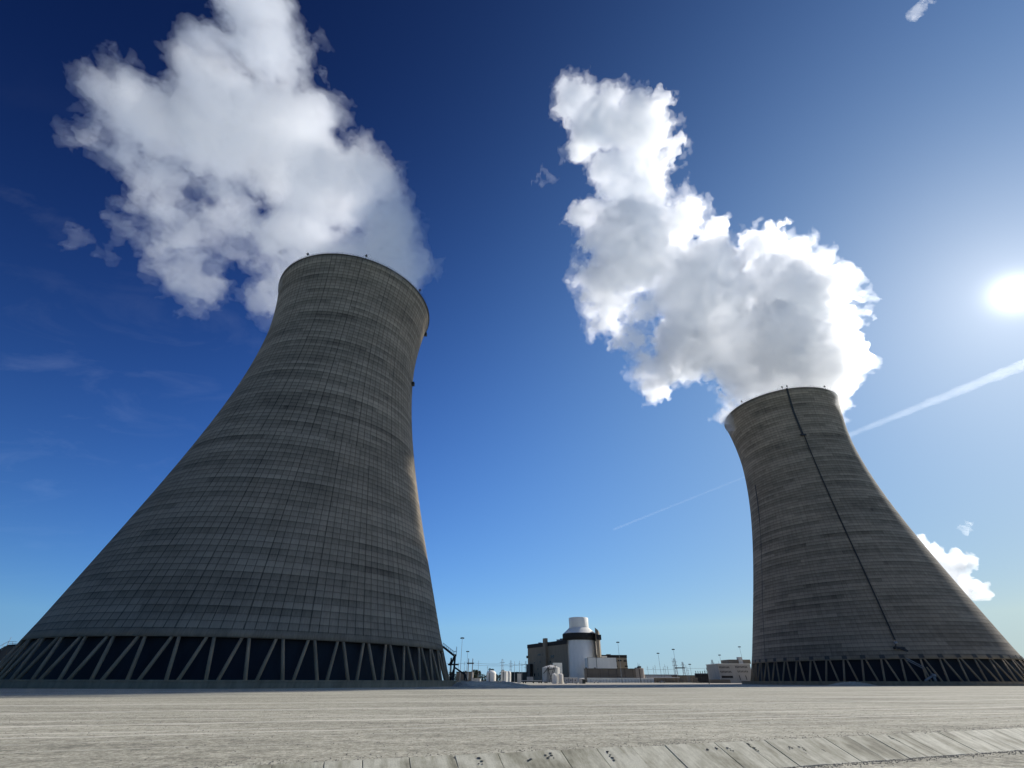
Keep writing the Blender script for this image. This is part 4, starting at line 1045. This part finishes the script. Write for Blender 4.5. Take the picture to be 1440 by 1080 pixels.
if not os.environ.get('NOSTEAM'):
  BL = [(495,392,88),(560,350,46),(592,385,18),(425,330,75),(475,262,82),(405,200,90),(330,160,80),(385,85,60),(358,20,60),(350,-60,68),(345,-140,80),
      (260,170,70),(200,140,58),(150,125,34),(300,80,45),(118,225,18),(150,262,16),(225,300,44),(262,330,40),(205,350,38),(150,355,24),
      (300,402,46),(352,425,42),(240,395,34),(385,425,34),(310,310,40),(130,190,22),(330,350,34),(440,60,18),(500,200,22)]
  BR = [(1105,560,70),(1110,515,85),(1152,500,44),(1180,445,36),(1040,572,28),(1050,490,76),(965,485,66),(1100,400,68),(1160,410,36),(1065,350,42),
      (985,400,78),(925,525,46),(912,556,22),(890,350,74),(845,400,48),(825,300,38),(900,280,45),(945,310,46),(955,265,20),(900,180,50),(850,175,48),
      (796,125,20),(935,145,28),(820,205,36),(885,228,34),(790,215,18),(768,240,18),(945,205,28),(855,440,34),(860,420,30),(890,480,34),(1180,540,22)]
  BL += [(365,440,26),(335,430,28),(540,340,66),(535,350,62,250),(560,300,34),(290,265,42),(545,362,58),(582,388,30),(300,200,60),(180,300,26),(190,240,34),(250,240,44),(588,372,28),(160,160,26),(300,455,16),(120,330,14)]
  BR += [(902,438,34),(1118,492,66,352),(1100,480,62,334),(970,470,58,418),(1010,425,50,425),(1060,520,46,410),(805,150,30),(822,138,28),(852,245,34),(905,242,36),(875,255,36),(1022,588,20),(1120,430,66,366),(870,270,30),(1000,330,34)]  # own-depth blobs added to shape the plume's shadow on ground and left tower
  p = steam('steam_plume', BL, 247.0, M['steam_thin'], 1.35, 15.0, 0.55, 'ragged grey and white steam plume rising from the left cooling tower', 'steam plume', 3.0, bias=4.0, billow=11.0)
  steam('mist', BL, 247.0, M['mist'], 1.7, 16.0, 0.7, None, None, 3.0, bias=9.0, billow=6.0, parent=p, crumb=250)
  p = steam('steam_plume', BR, 370.0, M['steam'], 1.35, 12.0, 0.0, 'dense bright white steam plume rising from the right cooling tower', 'steam plume', 71.0, bias=2.5, billow=13.0)
  steam('mist', BR, 370.0, M['mist'], 1.7, 13.0, 0.6, None, None, 71.0, bias=7.5, billow=12.0, parent=p, crumb=250)
  M['cloud'] = vapour_material('far_cloud', 0.012, 0.5, 0.05)
  M['wisp'] = vapour_material('wispy_cloud', 0.0035, 0.5, 0.01)
  steam('cumulus_cloud', [(1298,772,26),(1322,798,32),(1348,796,20),(1344,822,26),(1366,834,20),(1372,800,12),(1290,800,30),(1362,785,10)], 0, M['cloud'], 2.4, 11.0, 0.0, 'small white cumulus cloud low in the sky behind the right cooling tower', 'cloud', 9.0, T0=3200, sc=8.0*0.9)
  for k, (px_, py_, r_, T_, lb) in enumerate(((1357, 740, 7, 3600, 'tiny white cloud tuft above the small cumulus cloud at right'), (1414, 812, 7, 3600, 'tiny white cloud tuft right of the small cumulus cloud'), (1293, 14, 13, 2400, 'small cloud tuft at the top edge of the sky, right of both plumes'))):
    steam('cloud_tuft', [(px_, py_, r_), (px_-r_*0.6, py_+r_*0.8, r_*0.6), (px_+r_*0.7, py_-r_*0.7, r_*0.6)], 0, M['wisp'], 1.6, 7.0, 0.0, lb, 'cloud', 13.0+k*7, T0=T_, sc=T_/500.0*0.55, bias=4.0, group='small cloud tufts')
# contrail: a long thin ribbon of ice crystals nine kilometres up
a = Vector((0, 0, CAMH))+ray(1475, 499)*15200; b = Vector((0, 0, CAMH))+ray(862, 745)*31000
m = MB(); n = 150; ring = 10; vs = []; rs = random.Random(3)
d = (b-a).normalized(); q = d.to_track_quat('Z', 'Y').to_matrix()
for k in range(n+1):
    t = k/n; c_ = a.lerp(b, t); T = c_.length
    wpx = 7.0*(1-t)**2.8+1.3+0.5*math.sin(k*0.9) if t < 0.5 else 1.2+2.6*(t-0.5)
    for j in range(ring):
        ang = 2*PI*j/ring; r_ = wpx/F*T*(0.8+0.35*rs.random()); 
        if t < 0.02 or t > 0.995: r_ *= 0.3
        vs.append(c_+q @ Vector((r_*math.cos(ang), r_*0.6*math.sin(ang), 0)))
m.add(vs, [(k*ring+j, k*ring+(j+1) % ring, (k+1)*ring+(j+1) % ring, (k+1)*ring+j) for k in range(n) for j in range(ring)])
m.f += [tuple(range(ring)), tuple(range(n*ring, (n+1)*ring))]
M['contrail'] = vapour_material('contrail_ice', 0.00017, 0.6, 0.005)
o = m.build('contrail', M['contrail'], smooth=True); tag(o, 'thin white contrail slanting across the sky behind the right cooling tower', 'contrail')
